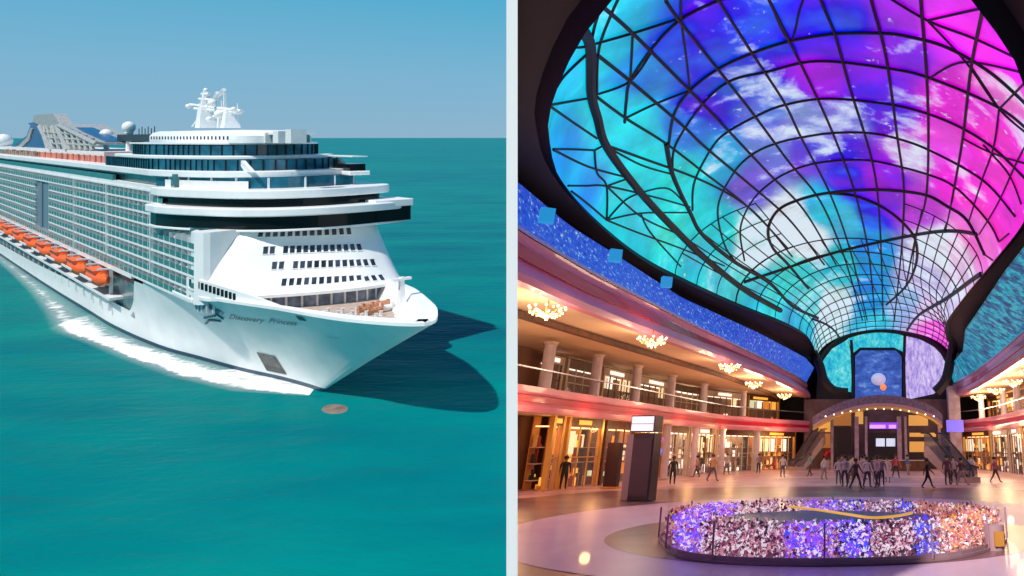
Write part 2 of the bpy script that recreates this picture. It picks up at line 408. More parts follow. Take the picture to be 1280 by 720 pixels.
# bridge and stepped front decks --------------------------------------
Bf = [(-42, -13.8), (-36, -12.6), (-28, -10), (-20, -6.5), (-14.5, -2), (-11.5, 4), (-11, 10), (-11.8, 16), (-13.2, 20), (-16, 22.2), (-22, 22.4)]
def dfront(ds, far, near=-12.6, sk=0.):
    out = []
    for s_, t_ in Bf:
        u = (t_+13.8)/(22.4+13.8); out.append((s_+ds-sk*u*u, near+u*(far-near)))
    c = catmull(out, 5); return c
def deck(ds, far, near, sk, z0, z1, aft, name, mt, grow=0, parent=ship, bevel=0):
    c = dfront(ds+grow, far+grow*.6, near-grow*.35, sk)
    pts = [(aft, near-grow*.35)]+c+[(aft, c[-1][1])]
    m = MB(); m.prism(pts, z0, z1); return sb(m, name, mt, bevel=bevel, parent=parent)
def mullions(ds, far, near, sk, z0, z1, step, mt, parent, r=.07, inset=0.05, aft=None):
    c = dfront(ds+inset, far+inset, near-inset*.5, sk); acc = 0
    if aft is not None: c = [(aft+(c[0][0]-aft)*k/20, c[0][1]) for k in range(20)]+c
    for a, b in zip(c, c[1:]):
        L_ = math.hypot(b[0]-a[0], b[1]-a[1]); acc += L_
        if acc > step: m = MB(); m.box(b[0]-r, b[0]+r, b[1]-r, b[1]+r, z0, z1); sb(m, 'mullion', mt, parent=parent); acc = 0
# sparse parameters: ds, far, near, skew, z0, z1
deck(-.6, 22.2, -13.7, 0, 28.0, 28.45, -48, 'bridge_soffit', white, bevel=.1)
bw = deck(-.9, 21.8, -13.5, 0, 28.45, 30.95, -47, 'bridge_windows', black_gl)
deck(0, 22.4, -13.9, 0, 30.95, 32.5, -49, 'bridge_roof', white, grow=.3, bevel=.22)
deck(-4.5, 18.0, -12.4, 0, 32.5, 34.2, -48, 'observation_windows', black_gl)
deck(-3.2, 19.3, -12.8, 1, 34.2, 35.9, -50, 'observation_roof', white, grow=.5, bevel=.22)
lg = deck(-10, 16.2, -11.7, 3, 35.9, 38.0, -52, 'terrace_windows', blue_gl)
mullions(-10, 16.2, -11.7, 3, 35.9, 38.0, 5.5, white, lg, r=.15)
m = MB(); c = dfront(-9.6, 16.4, -12, 3); 
for a, b in list(zip(c, c[1:]))[4:19]: m.quad((*a, 35.9), (*b, 35.9), (*b, 37.4), (*a, 37.4))
sb(m, 'terrace_screen', white_b)
deck(-11, 16.6, -12.6, 3.5, 38.0, 39.3, -345, 'sun_deck_edge', white, bevel=.15)
g2 = deck(-14.5, 15.2, -12.0, 5, 39.3, 41.5, -98, 'lounge_windows', blue_gl)
mullions(-14.5, 15.2, -12.0, 5, 39.3, 41.5, 1.5, black_gl, g2, r=.12, aft=-98)
deck(-16.5, 15.5, -12.4, 6, 41.5, 42.3, -86, 'lounge_roof', white, bevel=.2)
g1 = deck(-20, 14.2, -11.8, 8, 42.3, 44.6, -72, 'windscreen_glass', blue_gl)
mullions(-20, 14.2, -11.8, 8, 42.3, 44.6, 1.5, black_gl, g1, r=.12, aft=-72)
deck(-19.8, 14.4, -12.0, 8, 44.6, 44.95, -74, 'windscreen_cap', white)
m = MB(); m.box(-21, -12.2, 14.0, 20.6, 28.5, 31.5); sb(m, 'wing_house', black_gl); m = MB(); m.box(-23, -11.8, 13.6, 21.0, 31.5, 33.0); sb(m, 'wing_house_roof', white, bevel=.15)
m = MB(); sv, z = on_side(437, 208, 14); m.box(sv-5, sv+3.0, 13.0, 16.0, z-.9, z+.6); sb(m, 'wing_cab', black_gl, bevel=.2)
m = MB(); m.box(sv-9, sv+4, 12.5, 16.5, z-1.8, z-.9); sb(m, 'wing_cab_deck', white, bevel=.2)
m = MB(); sv2, z2 = on_side(425, 195, 14); m.box(sv2-8, sv2+9, 13, 16, z2-.1, z2+.1); sb(m, 'awning', white)
# slanting white fins between decks
for px0, sgn in ((304, 1), (424, 1)):
    t = -3.5 if px0 < 400 else 14.5
    a = on_side(px0-4, 202, t); b = on_side(px0+8, 217, t); m = MB()
    m.loft([[(a[0]-2, t, 41.4), (a[0]+1, t, 41.4), (a[0]+1, t+.6, 41.4), (a[0]-2, t+.6, 41.4)], [(b[0]-3, t, 39.2), (b[0]+1.5, t, 39.2), (b[0]+1.5, t+.6, 39.2), (b[0]-3, t+.6, 39.2)]]); sb(m, 'fin', white)
# side bands aft of the front decks (teal screens and slabs along the side)
m = MB(); m.box(AFT, -88, -12.3, -11.8, 35.9, 37.2); sb(m, 'side_windscreen', teal_gl)
m = MB(); m.box(AFT, -52, -12.3, -11.0, 35.1, 35.9); sb(m, 'lido_slab', white)
# deckhouse + radar mast on the top deck
def TS(px, py, t): s_, z = on_side(px, py, t); return s_, z
T0 = 2.
sa, sbb = TS(222, 170, T0)[0], TS(345, 170, T0)[0]
m = MB(); prof = [(0, 44.9), (0, 46.4), (.8, 47.2), (2.5, 47.6)]
def rr(inset, z):
    a, b, c, d = sa+inset, sbb-inset*1.5, -4+inset*.6, 9-inset*.6; q = []
    for (cx, cy, a0) in ((b-3, d-3, 0), (a+3, d-3, 90), (a+3, c+3, 180), (b-3, c+3, 270)):
        for k in range(4): an = math.radians(a0+k*30); q.append((cx+3*math.cos(an), cy+3*math.sin(an), z))
    return q
m.loft([rr(i, z) for i, z in prof]); dh = sb(m, 'deckhouse', white, smooth=True)
for k in range(24):
    x = sa+5+(sbb-sa-12)*k/23; m = MB(); m.box(x-.4, x+.4, -4.08, -3.9, 45.6, 46.3); sb(m, 'window', black_gl, parent=dh)
sa2, sb2 = TS(176, 170, T0)[0], TS(221, 170, T0)[0]
m = MB(); m.box(sa2, sb2, -3, 7, 44.95, 46.9); 
for k in range(6): m.tube([(sa2+9+k*3.4, 0, 46.9), (sa2+9+k*3.4, 0, 48.6+(k % 2)*.5)], .12, 5)
sb(m, 'vent_house', mat('dark_vents', (.02, .035, .04), .5), bevel=.2)
mast = MB()
def col(px, y0, y1, w0, w1, t=T0):
    s0, z0 = TS(px, y0, t); s1, z1 = TS(px, y1, t)
    mast.loft([[(s0-w0, t-w0, z0), (s0+w0, t-w0, z0), (s0+w0, t+w0, z0), (s0-w0, t+w0, z0)], [(s1-w1, t-w1, z1), (s1+w1, t-w1, z1), (s1+w1, t+w1, z1), (s1-w1, t+w1, z1)]])
col(259, 160, 134, 1.9, 1.4); col(288, 160, 137, 1.5, .9); col(257, 136, 112, 1.0, .35); col(276, 160, 137, .6, .5); col(281, 152, 116, .4, .2)
for a, b in (((238, 131), (302, 139)), ((244, 136), (300, 141)), ((253, 118), (262, 118)), ((268, 146), (290, 146)), ((250, 124), (266, 125)), ((258, 137), (280, 112)), ((262, 134), (272, 116))):
    p0, p1 = TS(*a, T0), TS(*b, T0); mast.tube([(p0[0], T0, p0[1]), (p1[0], T0, p1[1])], .45, 6)
p0, p1 = TS(240, 158, T0), TS(254, 139, T0); mast.tube([(p0[0], T0, p0[1]), (p1[0], T0, p1[1])], .2, 5)
for px in (249, 266, 277, 297): p0, p1 = TS(px, 136, T0), TS(px, 124+abs(270-px)*.2, T0); mast.tube([(p0[0], T0, p0[1]), (p1[0], T0, p1[1])], .14, 5)
mo = sb(mast, 'radar_mast', white)
for px, py, r in ((272, 129, .9), (281, 143, 1.0), (242, 133, .6), (299, 137, .6), (264, 113, .5), (268, 149, .6)):
    p_ = TS(px, py, T0); m = MB(); m.ball((p_[0], T0-1, p_[1]), r); sb(m, 'radome', dome_w, parent=mo, smooth=True)
for px in (300, 318, 336, 352, 368): p_ = TS(px, 176, 1); m = MB(); m.box(p_[0]-1.5, p_[0]+1.5, 0, 2.5, 44.9, 47+((px*7) % 3)*.3); sb(m, 'roof_unit', white_b)
p_ = TS(352, 174, 3); m = MB(); m.box(p_[0]-4, p_[0]+6, 1, 6, 45, 46.6); sb(m, 'lookout_cabin', teal_dk); m = MB(); m.box(p_[0]-5.5, p_[0]+7.5, .5, 6.5, 46.6, 47.0); sb(m, 'lookout_roof', white)
# big satellite domes
for px, py, r in ((161, 159, 1.5), (133, 169, 1.7)):
    s_, z_ = TS(px, py, -2.); m = MB(); m.ball((s_, -2, z_), r, 16, 1.1); o = sb(m, 'satellite_dome', dome_w, smooth=True)
    m = MB(); m.lathe([(.7, 39.3), (.6, z_-2.6), (1.0, z_-1.6), (1.0, z_-1)], (s_, -2, 0), 10); sb(m, 'pedestal', white, parent=o)
# blue funnel swoosh with white lattice, t = -6
T1 = -7.
fun = MB()
def sidepoly(pts, t0, t1, mb):
    q = [TS(x, y, T1) for x, y in pts]; n = len(q); mb.loft([[(a, t0, b) for a, b in q], [(a, t1, b) for a, b in q]])
sidepoly([(8, 187), (22, 178), (33, 170), (38, 157), (35, 154), (46, 152), (56, 160), (66, 187)], -7, -1, fun)
fo = sb(fun, 'funnel', swoosh)
m = MB(); sidepoly([(12, 187), (25, 182), (35, 172), (40, 160), (42, 161), (38, 175), (28, 184), (18, 188)], -7.4, -7.05, m); sb(m, 'funnel_stripe', lattice, parent=fo); m = MB(); sidepoly([(82, 155), (98, 165), (127, 178), (127, 181), (100, 170), (82, 160)], -7.6, 2, m); sb(m, 'funnel_stripe', [lattice, swoosh][0], parent=fo)
m = MB()
sidepoly([(46, 152), (47, 144), (72, 142), (76, 148), (82, 158), (75, 162), (58, 158)], -8, -5, m)
def bar(a, b, r=.5):
    p0, p1 = TS(*a, T1), TS(*b, T1); m.tube([(p0[0], -8, p0[1]), (p1[0], -8, p1[1])], r, 5)
for i in range(9): bar((56+i*8, 157+max(0, i-3)*3.6), (66+i*7, 188), .55)
for i in range(8): bar((64+i*8, 187), (60+i*9, 158+max(0, i-3)*3.5), .35)
for i in range(3): bar((60+i*2, 165+i*7), (100+i*16, 168+i*7), .4)
bar((80, 157), (128, 180), .8); bar((56, 158), (72, 188), .9); bar((78, 158), (92, 188), .9)
sb(m, 'funnel_lattice', lattice, parent=fo)
m = MB(); sidepoly([(80, 155), (126, 177), (126, 180), (80, 160)], -6, -2, m); sb(m, 'funnel_wing', swoosh, parent=fo)
s0, s1 = TS(0, 192, T1)[0], TS(140, 192, T1)[0]
m = MB(); m.box(AFT, s1, -8.5, 10, 41.0, 42.2); sb(m, 'funnel_base', white_b)
m = MB(); m.box(TS(50, 200, -9)[0], TS(132, 200, -9)[0], -9, 8, 39.3, 41.0)
for k in range(12): x = TS(50+k*7, 200, -9)[0]; m.box(x-.6, x+.6, -9.3, -9, 39.3, 41.2)
sb(m, 'sports_court', coral)
m = MB(); 
for k in range(18): x = TS(1+k*2.6, 200, -9)[0]; m.box(x-1.5, x+2.0, -9.5, -8, 39.3, 39.6+R.random()*1.7)
sb(m, 'deck_loungers', mat('deck_clutter', (.30, .20, .15), .7, noise=.4, nscale=1.))
m = MB(); s_, z_ = TS(4, 176, T1); m.ball((s_, -7, z_), 3, 12); m.tube([(s_, -7, 42), (s_, -7, z_)], .8, 8); sb(m, 'aft_dome', dome_w, smooth=True)
# foredeck gear ---------------------------------------------------------
def on_z(px, py, z):
    y = (H-z)*F/(py-PY); x = (px-PX)/F*y; v = SHIPINV @ Vector((x, y, z)); return v.x, v.y
for (px, py, r) in ((466, 389, 1.1), (478, 387, 1.2), (472, 393, .9), (486, 390, .8), (517, 386, 1.3), (524, 392, 1.2), (510, 381, 1.0), (458, 393, .7)):
    a, b = on_z(px, py, 13.8); m = MB(); m.tube([(a-.9, b-r, 14.6), (a-.9, b+r, 14.6)], r*.6, 10); m.box(a-1.3, a-.5, b-r-.3, b-r, 13.8, 15.4); m.box(a-1.3, a-.5, b+r, b+r+.3, 13.8, 15.4)
    sb(m, 'winch', gear if px < 482 else white_b)
a, b = on_z(502, 396, 13.8); m = MB(); m.loft([[(a-.9, b-.9, 13.8), (a+.9, b-.9, 13.8), (a+.9, b+.9, 13.8), (a-.9, b+.9, 13.8)], [(a-.45, b-.45, 17.5), (a+.45, b-.45, 17.5), (a+.45, b+.45, 17.5), (a-.45, b+.45, 17.5)], [(a-.3, b-.3, 21.0), (a+.3, b-.3, 21.0), (a+.3, b+.3, 21.0), (a-.3, b+.3, 21.0)]])
m.box(a-.5, a+.5, b-1.5, b+1.5, 20.4, 20.8); sb(m, 'foremast', white)
for k in range(14):
    a, b = on_z(398+k*6, 397-(k % 3)*2.2, 13.8); m = MB(); m.lathe([(.34, 0), (.28, .1), (.28, .6+(k % 3)*.2), (.38, .7+(k % 3)*.2)], (a, b, 13.8), 8); sb(m, 'bollard', white_b)
# ship name and emblem on the bow, laid on the plating ----------------------
navy_ink = mat('lettering_navy', (.10, .15, .20), .5)
def text_on(bv, words, name):
    for (txt, px, py, sz, ang) in words:
        cu = bpy.data.curves.new('lettering', 'FONT'); cu.body = txt; cu.size = 1; cu.shear = .35; cu.extrude = 0
        o = bpy.data.objects.new('lettering', cu); COL.objects.link(o)
        bpy.context.view_layer.update()
        me = bpy.data.meshes.new_from_object(o.evaluated_get(bpy.context.evaluated_depsgraph_get())); bpy.data.objects.remove(o)
        bad = False
        for v in me.vertices:
            x = px+v.co.x*sz*1.25*math.cos(ang)-v.co.y*sz*math.sin(-ang)*0; y = py+v.co.x*sz*1.25*math.sin(ang)-v.co.y*sz
            l, n = hit(bv, x, y)
            if l is None: bad = True; break
            v.co = l+n*.1
        if bad: continue
        me.materials.append(navy_ink); ob = bpy.data.objects.new(name, me); COL.objects.link(ob); ob.parent = ship
text_on(hull_b, [('Discovery', 286, 398, 8.5, .12), ('Princess', 336, 403, 8.5, .10)], 'ship_name')
def emblem(strokes):
    for st in strokes:
        mb = MB(); pts = []
        for x, y in st:
            l, n = hit(hull_b, x, y)
            if l is None: return
            pts.append(l+n*.08)
        mb.tube(pts, .22, 5); sb(mb, 'bow_emblem', navy_ink)
emblem([[(262, 383), (268, 388), (274, 394), (280, 398)], [(268, 386), (275, 388), (280, 392)], [(256, 397), (263, 396), (270, 394)], [(258, 404), (262, 400), (268, 400), (276, 401)]])

# ------------------------------------------------------------------ bow wave foam
def foam_mat():
    m = bpy.data.materials.new('sea_foam'); m.use_nodes = True; nt = m.node_tree; L = nt.links.new; b = nt.nodes['Principled BSDF']
    b.inputs['Base Color'].default_value = (.85, .88, .88, 1); b.inputs['Roughness'].default_value = .8
    at = nt.nodes.new('ShaderNodeAttribute'); at.attribute_name = 'cover'
    tc = nt.nodes.new('ShaderNodeTexCoord'); mp = nt.nodes.new('ShaderNodeMapping'); mp.inputs['Scale'].default_value = (1.0, 1.0, 1)
    L(tc.outputs['Object'], mp.inputs['Vector'])
    n = nt.nodes.new('ShaderNodeTexNoise'); n.inputs['Scale'].default_value = .42; n.inputs['Detail'].default_value = 10; n.inputs['Roughness'].default_value = .68; L(mp.outputs['Vector'], n.inputs['Vector'])
    a = nt.nodes.new('ShaderNodeMath'); a.operation = 'ADD'; L(at.outputs['Fac'], a.inputs[0]); L(n.outputs['Fac'], a.inputs[1])
    mr = nt.nodes.new('ShaderNodeMapRange'); n3 = nt.nodes.new('ShaderNodeTexNoise'); n3.inputs['Scale'].default_value = .09; n3.inputs['Detail'].default_value = 4; L(tc.outputs['Object'], n3.inputs['Vector'])
    a2 = nt.nodes.new('ShaderNodeMath'); a2.operation = 'MULTIPLY_ADD'; a2.inputs[1].default_value = .7; L(n3.outputs['Fac'], a2.inputs[0]); L(a.outputs[0], a2.inputs[2])
    mr.inputs['From Min'].default_value = 1.36; mr.inputs['From Max'].default_value = 1.66; L(a2.outputs[0], mr.inputs['Value'])
    m3 = nt.nodes.new('ShaderNodeMapRange'); m3.inputs['From Min'].default_value = .05; m3.inputs['From Max'].default_value = .6; m3.inputs['To Max'].default_value = .25; L(at.outputs['Fac'], m3.inputs['Value'])
    mxm = nt.nodes.new('ShaderNodeMath'); mxm.operation = 'MAXIMUM'; L(mr.outputs['Result'], mxm.inputs[0]); L(m3.outputs['Result'], mxm.inputs[1]); L(mxm.outputs[0], b.inputs['Alpha'])
    bp = nt.nodes.new('ShaderNodeBump'); bp.inputs['Distance'].default_value = .5; L(n.outputs['Fac'], bp.inputs['Height']); L(bp.outputs['Normal'], b.inputs['Normal'])
    return m
def sea_pt(px, py): y = H*F/(py-PY); return ((px-PX)/F*y, y)
inner_ = [(-10, 310), (50, 350), (100, 378), (142, 410), (200, 434), (250, 448), (300, 462), (350, 473), (392, 487)]
outer_ = [(-10, 345), (22, 372), (50, 405), (75, 418), (104, 428), (160, 452), (210, 470), (290, 489), (386, 495)]
NA, NB = 160, 24
def along(P, t):
    k = t*(len(P)-1); i = min(int(k), len(P)-2); f = k-i; return (P[i][0]+(P[i+1][0]-P[i][0])*f, P[i][1]+(P[i+1][1]-P[i][1])*f)
m = MB(); cov = []; verts = []
for i in range(NA+1):
    a = sea_pt(*along(inner_, i/NA)); b = sea_pt(*along(outer_, i/NA))
    for j in range(NB+1):
        u = j/NB*1.35-.12; x, y = a[0]+(b[0]-a[0])*u, a[1]+(b[1]-a[1])*u
        hump = max(0, 1-abs(u-.55)/.6)*.35*min(1, (NA-i)/20); verts.append((x, y, .02+hump))
        lf = min(1, max(0, (i/NA-.02)/.3)); e = min(1, max(0, (.62+.46*lf-u)/.28)); near = max(0, 1-abs(u-.62+.42*(1-lf))/.55); fwd = i/NA
        cov.append(e*(.12+.62*(near if fwd < .75 else max(near, .75)))+(.25*e if fwd > .3 else 0)-.16*(1-lf)-(.45 if u > 1.18 else 0))
fs = [(i*(NB+1)+j, (i+1)*(NB+1)+j, (i+1)*(NB+1)+j+1, i*(NB+1)+j+1) for i in range(NA) for j in range(NB)]
me = bpy.data.meshes.new('wake_foam'); me.from_pydata(verts, [], fs); me.materials.append(foam_mat())
at = me.attributes.new('cover', 'FLOAT', 'POINT'); at.data.foreach_set('value', cov)
fo_ = bpy.data.objects.new('wake_foam', me); COL.objects.link(fo_); tag(fo_, 'white churned foam of the bow wave along the ship side', 'sea foam', kind='stuff')

# =================================================================== THE ATRIUM (local frame: x right, d deep, h above eye level)
AM = Matrix.Translation((0, 0, H)) @ Matrix.Rotation(-TH, 4, 'X')
def aray(px, py):
    x, z = (px-PX)/F, (PY-py)/F; return Vector((x, CT-z*ST, ST+z*CT))
def at_h(px, py, h): r = aray(px, py); k = h/r.z; return r.x*k, r.y*k
def at_d(px, py, d): r = aray(px, py); k = d/r.y; return r.x*k, r.z*k
CN = Vector((1, KW*CT, KW*ST)).normalized(); CLIP = (CN*.05, CN)
FL = -2.3
def ab(mb, name, mats, parent=None, clip=True, **k):
    return mb.build(name, mats, parent, M=None if parent else AM, clip=CLIP if clip else None, **k)
def athing(name, label, cat, loc=(0, 0, 0), rz=0, group=None):
    return thing(name, label, cat, AM @ Matrix.Translation(loc) @ Matrix.Rotation(rz, 4, 'Z'), group)

# the white partition wall between sea and atrium; its end faces the camera
wall_w = mat('partition_white', (.93, .93, .92), .6, noise=.01, nscale=.5)
e = 7/F*6
m = MB(); m.prism([(-KW*6-e, 6), (-KW*6+e, 6), (-KW*135+e, 135), (-KW*135-e, 135)], .0, H+30)
tag(m.build('partition_wall', wall_w), 'tall thin white partition wall seen end on between the sea and the mall', 'wall')

# --- floor
def floor_mat(name, c, rough, n=.25, ns=.6):
    return mat(name, c, rough, noise=n, nscale=ns, spec=.45, coat=.08)
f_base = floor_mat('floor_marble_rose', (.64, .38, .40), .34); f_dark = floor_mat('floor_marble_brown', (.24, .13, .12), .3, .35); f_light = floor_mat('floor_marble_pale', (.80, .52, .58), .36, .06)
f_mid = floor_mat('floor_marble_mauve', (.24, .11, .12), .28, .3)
m = MB(); m.box(-60, 40, -8, 104, FL-.5, FL); tag(ab(m, 'floor', f_base), None, None, kind='structure')
def ell(cx, cy, rx, ry, h, mt, n=96, inner=None):
    m = MB(); P = [(cx+rx*math.cos(2*math.pi*k/n), cy+ry*math.sin(2*math.pi*k/n), h) for k in range(n)]
    if inner is None: m.poly(P)
    else:
        Q = [(inner[0]+inner[2]*math.cos(2*math.pi*k/n), inner[1]+inner[3]*math.sin(2*math.pi*k/n), h) for k in range(n)]
        for k in range(n): m.quad(P[k], P[(k+1) % n], Q[(k+1) % n], Q[k])
    tag(ab(m, 'floor_inlay', mt), None, None, kind='structure')
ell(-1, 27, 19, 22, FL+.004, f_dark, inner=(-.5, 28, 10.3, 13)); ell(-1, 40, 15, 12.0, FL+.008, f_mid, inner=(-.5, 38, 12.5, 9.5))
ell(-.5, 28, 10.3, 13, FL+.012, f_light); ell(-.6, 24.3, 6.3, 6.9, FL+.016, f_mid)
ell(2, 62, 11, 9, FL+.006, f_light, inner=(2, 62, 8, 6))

# --- shell
dark = mat('roof_shell_black', (.012, .009, .011), .7); dwall = mat('atrium_wall', (.20, .09, .05), .7, noise=.15, nscale=.5)
m = MB(); m.box(-60, 40, -8.3, 104.3, 18, 18.6); tag(ab(m, 'roof', dark), None, None, kind='structure')
m = MB(); m.box(39, 39.6, -8, 104, FL-.5, 18); tag(ab(m, 'wall_right', dark), None, None, kind='structure')
m = MB(); m.box(-60, 39.6, 103.4, 104, FL-.5, 18); tag(ab(m, 'wall_back', dark), None, None, kind='structure')
m = MB(); m.box(-20, 39.6, -8.6, -8, FL-.5, 18); tag(ab(m, 'wall_rear', dark), None, None, kind='structure')

# --- LED dome
RIML = [(8, -.9), (10, -1.9), (12.5, -3.9), (15.5, -6.5), (18, -8.2), (21.5, -10.1), (24.2, -11.1), (28, -12.1), (34, -12.6), (42, -12.3), (49, -10.9), (57, -8.8), (66, -6.0), (75, -4.3), (85, -4.0), (97, -4.0)]
RIMR = [(8, -.7), (10, .1), (12.5, 1.8), (15.5, 3.6), (18, 5.0), (21.5, 6.3), (24.2, 7.2), (28, 8.1), (35, 8.9), (44, 8.9), (53, 8.8), (60, 8.8), (66, 9.0), (75, 10.2), (85, 12.2), (97, 13.4)]
CRN = [(5, 11.2), (9, 13.2), (15.5, 15.2), (24, 16.2), (40, 16.4), (60, 15.6), (80, 14.7), (97, 14.3)]
RH = [(5, 10.5), (62, 10.5), (75, 10.6), (97, 10.6)]
def smooth(tab):
    c = catmull(tab, 8); return c
RL_, RR_, CR_ = smooth(RIML), smooth(RIMR), smooth(CRN)
def dome(d, ph):     # ph 0 (left rim) .. pi (right rim)
    l, r, c, h = interp(RL_, d)[0], interp(RR_, d)[0], interp(CR_, d)[0], interp(RH, d)[0]
    cx, w_ = (l+r)/2, (r-l)/2
    return Vector((cx-w_*math.cos(ph), d, h+(c-h)*math.sin(ph)))
ND, NPH = 200, 96
dd = [8*(97/8)**(i/ND) for i in range(ND+1)]
V = [dome(d, math.pi*j/NPH) for d in dd for j in range(NPH+1)]
FS = [(i*(NPH+1)+j, i*(NPH+1)+j+1, (i+1)*(NPH+1)+j+1, (i+1)*(NPH+1)+j) for i in range(ND) for j in range(NPH)]
DB = BVHTree.FromPolygons(V, FS)
def dhit(px, py):
    r = aray(px, py).normalized(); loc, n, i, dist = DB.ray_cast(Vector((0, 0, 0)), r)
    if loc is None: return None
    if n.dot(r) > 0: n = -n
    return loc, n
ANCH = [(720,30,20,180,230,.15),(700,110,10,190,240,0),(700,190,20,160,235,0),(760,60,20,200,230,.25),(800,90,20,150,230,.35),(800,180,10,215,230,.1),(760,140,10,220,240,0),(720,240,20,165,235,0),(790,250,10,200,220,.1),(840,60,30,90,230,.4),(880,60,40,30,220,.4),(880,130,70,60,210,.45),(860,160,40,130,220,.45),(930,20,30,40,235,.4),(920,100,60,60,210,.55),(960,140,110,120,225,.62),(1000,150,140,150,225,.78),(1060,150,150,130,225,.75),(1000,30,25,30,240,.1),(1050,20,40,20,240,.1),(1050,60,60,20,225,.1),(1080,100,80,20,230,.3),(1030,95,150,40,220,.3),(1120,60,130,20,225,.45),(1130,20,150,20,235,.2),(1110,140,120,50,220,.55),(1180,40,220,20,240,.2),(1230,60,240,0,235,.1),(1200,130,235,60,225,.65),(1250,110,240,130,225,.65),(1140,190,200,120,215,.7),(1180,180,230,100,220,.45),(1240,180,240,60,220,.4),(1260,260,245,60,215,.3),(1200,230,235,80,220,.3),(1060,190,110,70,215,.4),(1010,190,110,90,210,.4),(960,190,120,140,220,.55),(900,200,60,170,220,.5),(940,230,120,110,210,.4),(860,220,20,200,215,.2),(1060,225,90,80,220,.1),(1100,220,150,40,215,.2),(1110,250,130,80,215,.2),(1150,260,190,90,215,.3),(900,290,60,205,215,.3),(940,300,190,230,235,.8),(850,280,40,210,215,.2),(985,275,225,235,240,.95),(1010,300,230,240,245,.95),(1030,260,60,190,220,.3),(1060,275,90,180,220,.2),(1085,265,60,60,225,.1),(1090,320,40,140,215,.1),(1050,330,50,190,200,.3),(1000,345,80,200,200,.3),(1170,310,225,225,240,.8),(1200,320,235,200,235,.6),(1150,340,200,190,235,.6),(1220,300,235,120,215,.2),(860,320,60,200,220,.3),(900,345,90,215,215,.45),(960,375,20,190,215,.1),(1040,385,215,240,240,.95),(1010,380,120,210,220,.4),(1090,370,60,150,215,.2),(1130,380,160,190,230,.4),(1000,410,20,170,210,.1),(1090,405,90,190,220,.3),(1165,390,225,200,235,.5),(1175,410,240,110,215,.2)]
def dq(p): return Vector((p.x/12., math.log(max(p.y, 1))*1.5, p.z/14.))
AN = []
for a in ANCH:
    hh = dhit(a[0], a[1])
    if hh: AN.append((dq(hh[0]), (*lin(a[2:5]), min(1, a[5]+(.12 if (a[0] > 1180 and a[1] > 100) or a[1] > 265 else 0)))))
cols = []
for p in V:
    q = dq(p); W = 0; acc = [0, 0, 0, 0]
    for aq, c in AN:
        wgt = 1/((q-aq).length_squared+.0007)**3; W += wgt
        for k in range(4): acc[k] += c[k]*wgt
    cols += [x/W for x in acc]
def led_mat(strength=1.0, name='led_screen', attr=True):
    m = bpy.data.materials.new(name); m.use_nodes = True; nt = m.node_tree; L = nt.links.new; b = nt.nodes['Principled BSDF']
    b.inputs['Base Color'].default_value = (.01, .01, .01, 1); b.inputs['Roughness'].default_value = .4
    at = nt.nodes.new('ShaderNodeAttribute'); at.attribute_name = 'led'
    tc = nt.nodes.new('ShaderNodeTexCoord')
    def nz(sc, det, rough=.6, dist=0.):
        n = nt.nodes.new('ShaderNodeTexNoise'); n.inputs['Scale'].default_value = sc; n.inputs['Detail'].default_value = det; n.inputs['Roughness'].default_value = rough; n.inputs['Distortion'].default_value = dist; L(tc.outputs['Object'], n.inputs['Vector']); return n
    def mth(op, a, b_=None):
        n = nt.nodes.new('ShaderNodeMath'); n.operation = op
        for k, v in enumerate((a, b_)):
            if v is None: continue
            if isinstance(v, (int, float)): n.inputs[k].default_value = v
            else: L(v, n.inputs[k])
        return n.outputs[0]
    def mrg(v, a, b_): n = nt.nodes.new('ShaderNodeMapRange'); n.inputs['From Min'].default_value = a; n.inputs['From Max'].default_value = b_; L(v, n.inputs['Value']); return n.outputs['Result']
    big = nz(.22, 3, .5); cl = nz(.33, 8, .62, .3); spk = nz(1.6, 4, .7)
    cloud = mrg(mth('ADD', cl.outputs['Fac'], mth('MULTIPLY', at.outputs['Alpha'], .34)), .71, .86)
    sp = mrg(mth('ADD', spk.outputs['Fac'], mth('MULTIPLY', at.outputs['Alpha'], .12)), .69, .75)
    f = mth('MAXIMUM', mth('MULTIPLY', cloud, .9), mth('MULTIPLY', sp, .7))
    hs = nt.nodes.new('ShaderNodeHueSaturation'); L(at.outputs['Color'], hs.inputs['Color'])
    L(mth('ADD', mth('MULTIPLY', big.outputs['Fac'], .16), .42), hs.inputs['Hue']); L(mth('ADD', mth('MULTIPLY', cl.outputs['Fac'], 1.6), .12), hs.inputs['Value']); hs.inputs['Saturation'].default_value = 1.12
    mx = nt.nodes.new('ShaderNodeMix'); mx.data_type = 'RGBA'; L(f, mx.inputs['Factor']); L(hs.outputs['Color'], mx.inputs['A']); mx.inputs['B'].default_value = (.62, .74, .84, 1)
    L(mx.outputs['Result'], b.inputs['Emission Color']); b.inputs['Emission Strength'].default_value = strength
    return m
rib_m = mat('rib_dark', (.012, .010, .02), .5)
led = athing('led_dome_ceiling', 'vast vaulted ceiling of glowing cyan blue and magenta sky screens crossed by dark curved ribs', 'ceiling screen')
me = bpy.data.meshes.new('screen'); me.from_pydata([tuple(p) for p in V], [], FS); me.materials.append(led_mat(1.05))
at = me.color_attributes.new('led', 'FLOAT_COLOR', 'POINT'); at.data.foreach_set('color', cols)
for p in me.polygons: p.use_smooth = True
o = bpy.data.objects.new('screen', me); COL.objects.link(o); o.parent = led
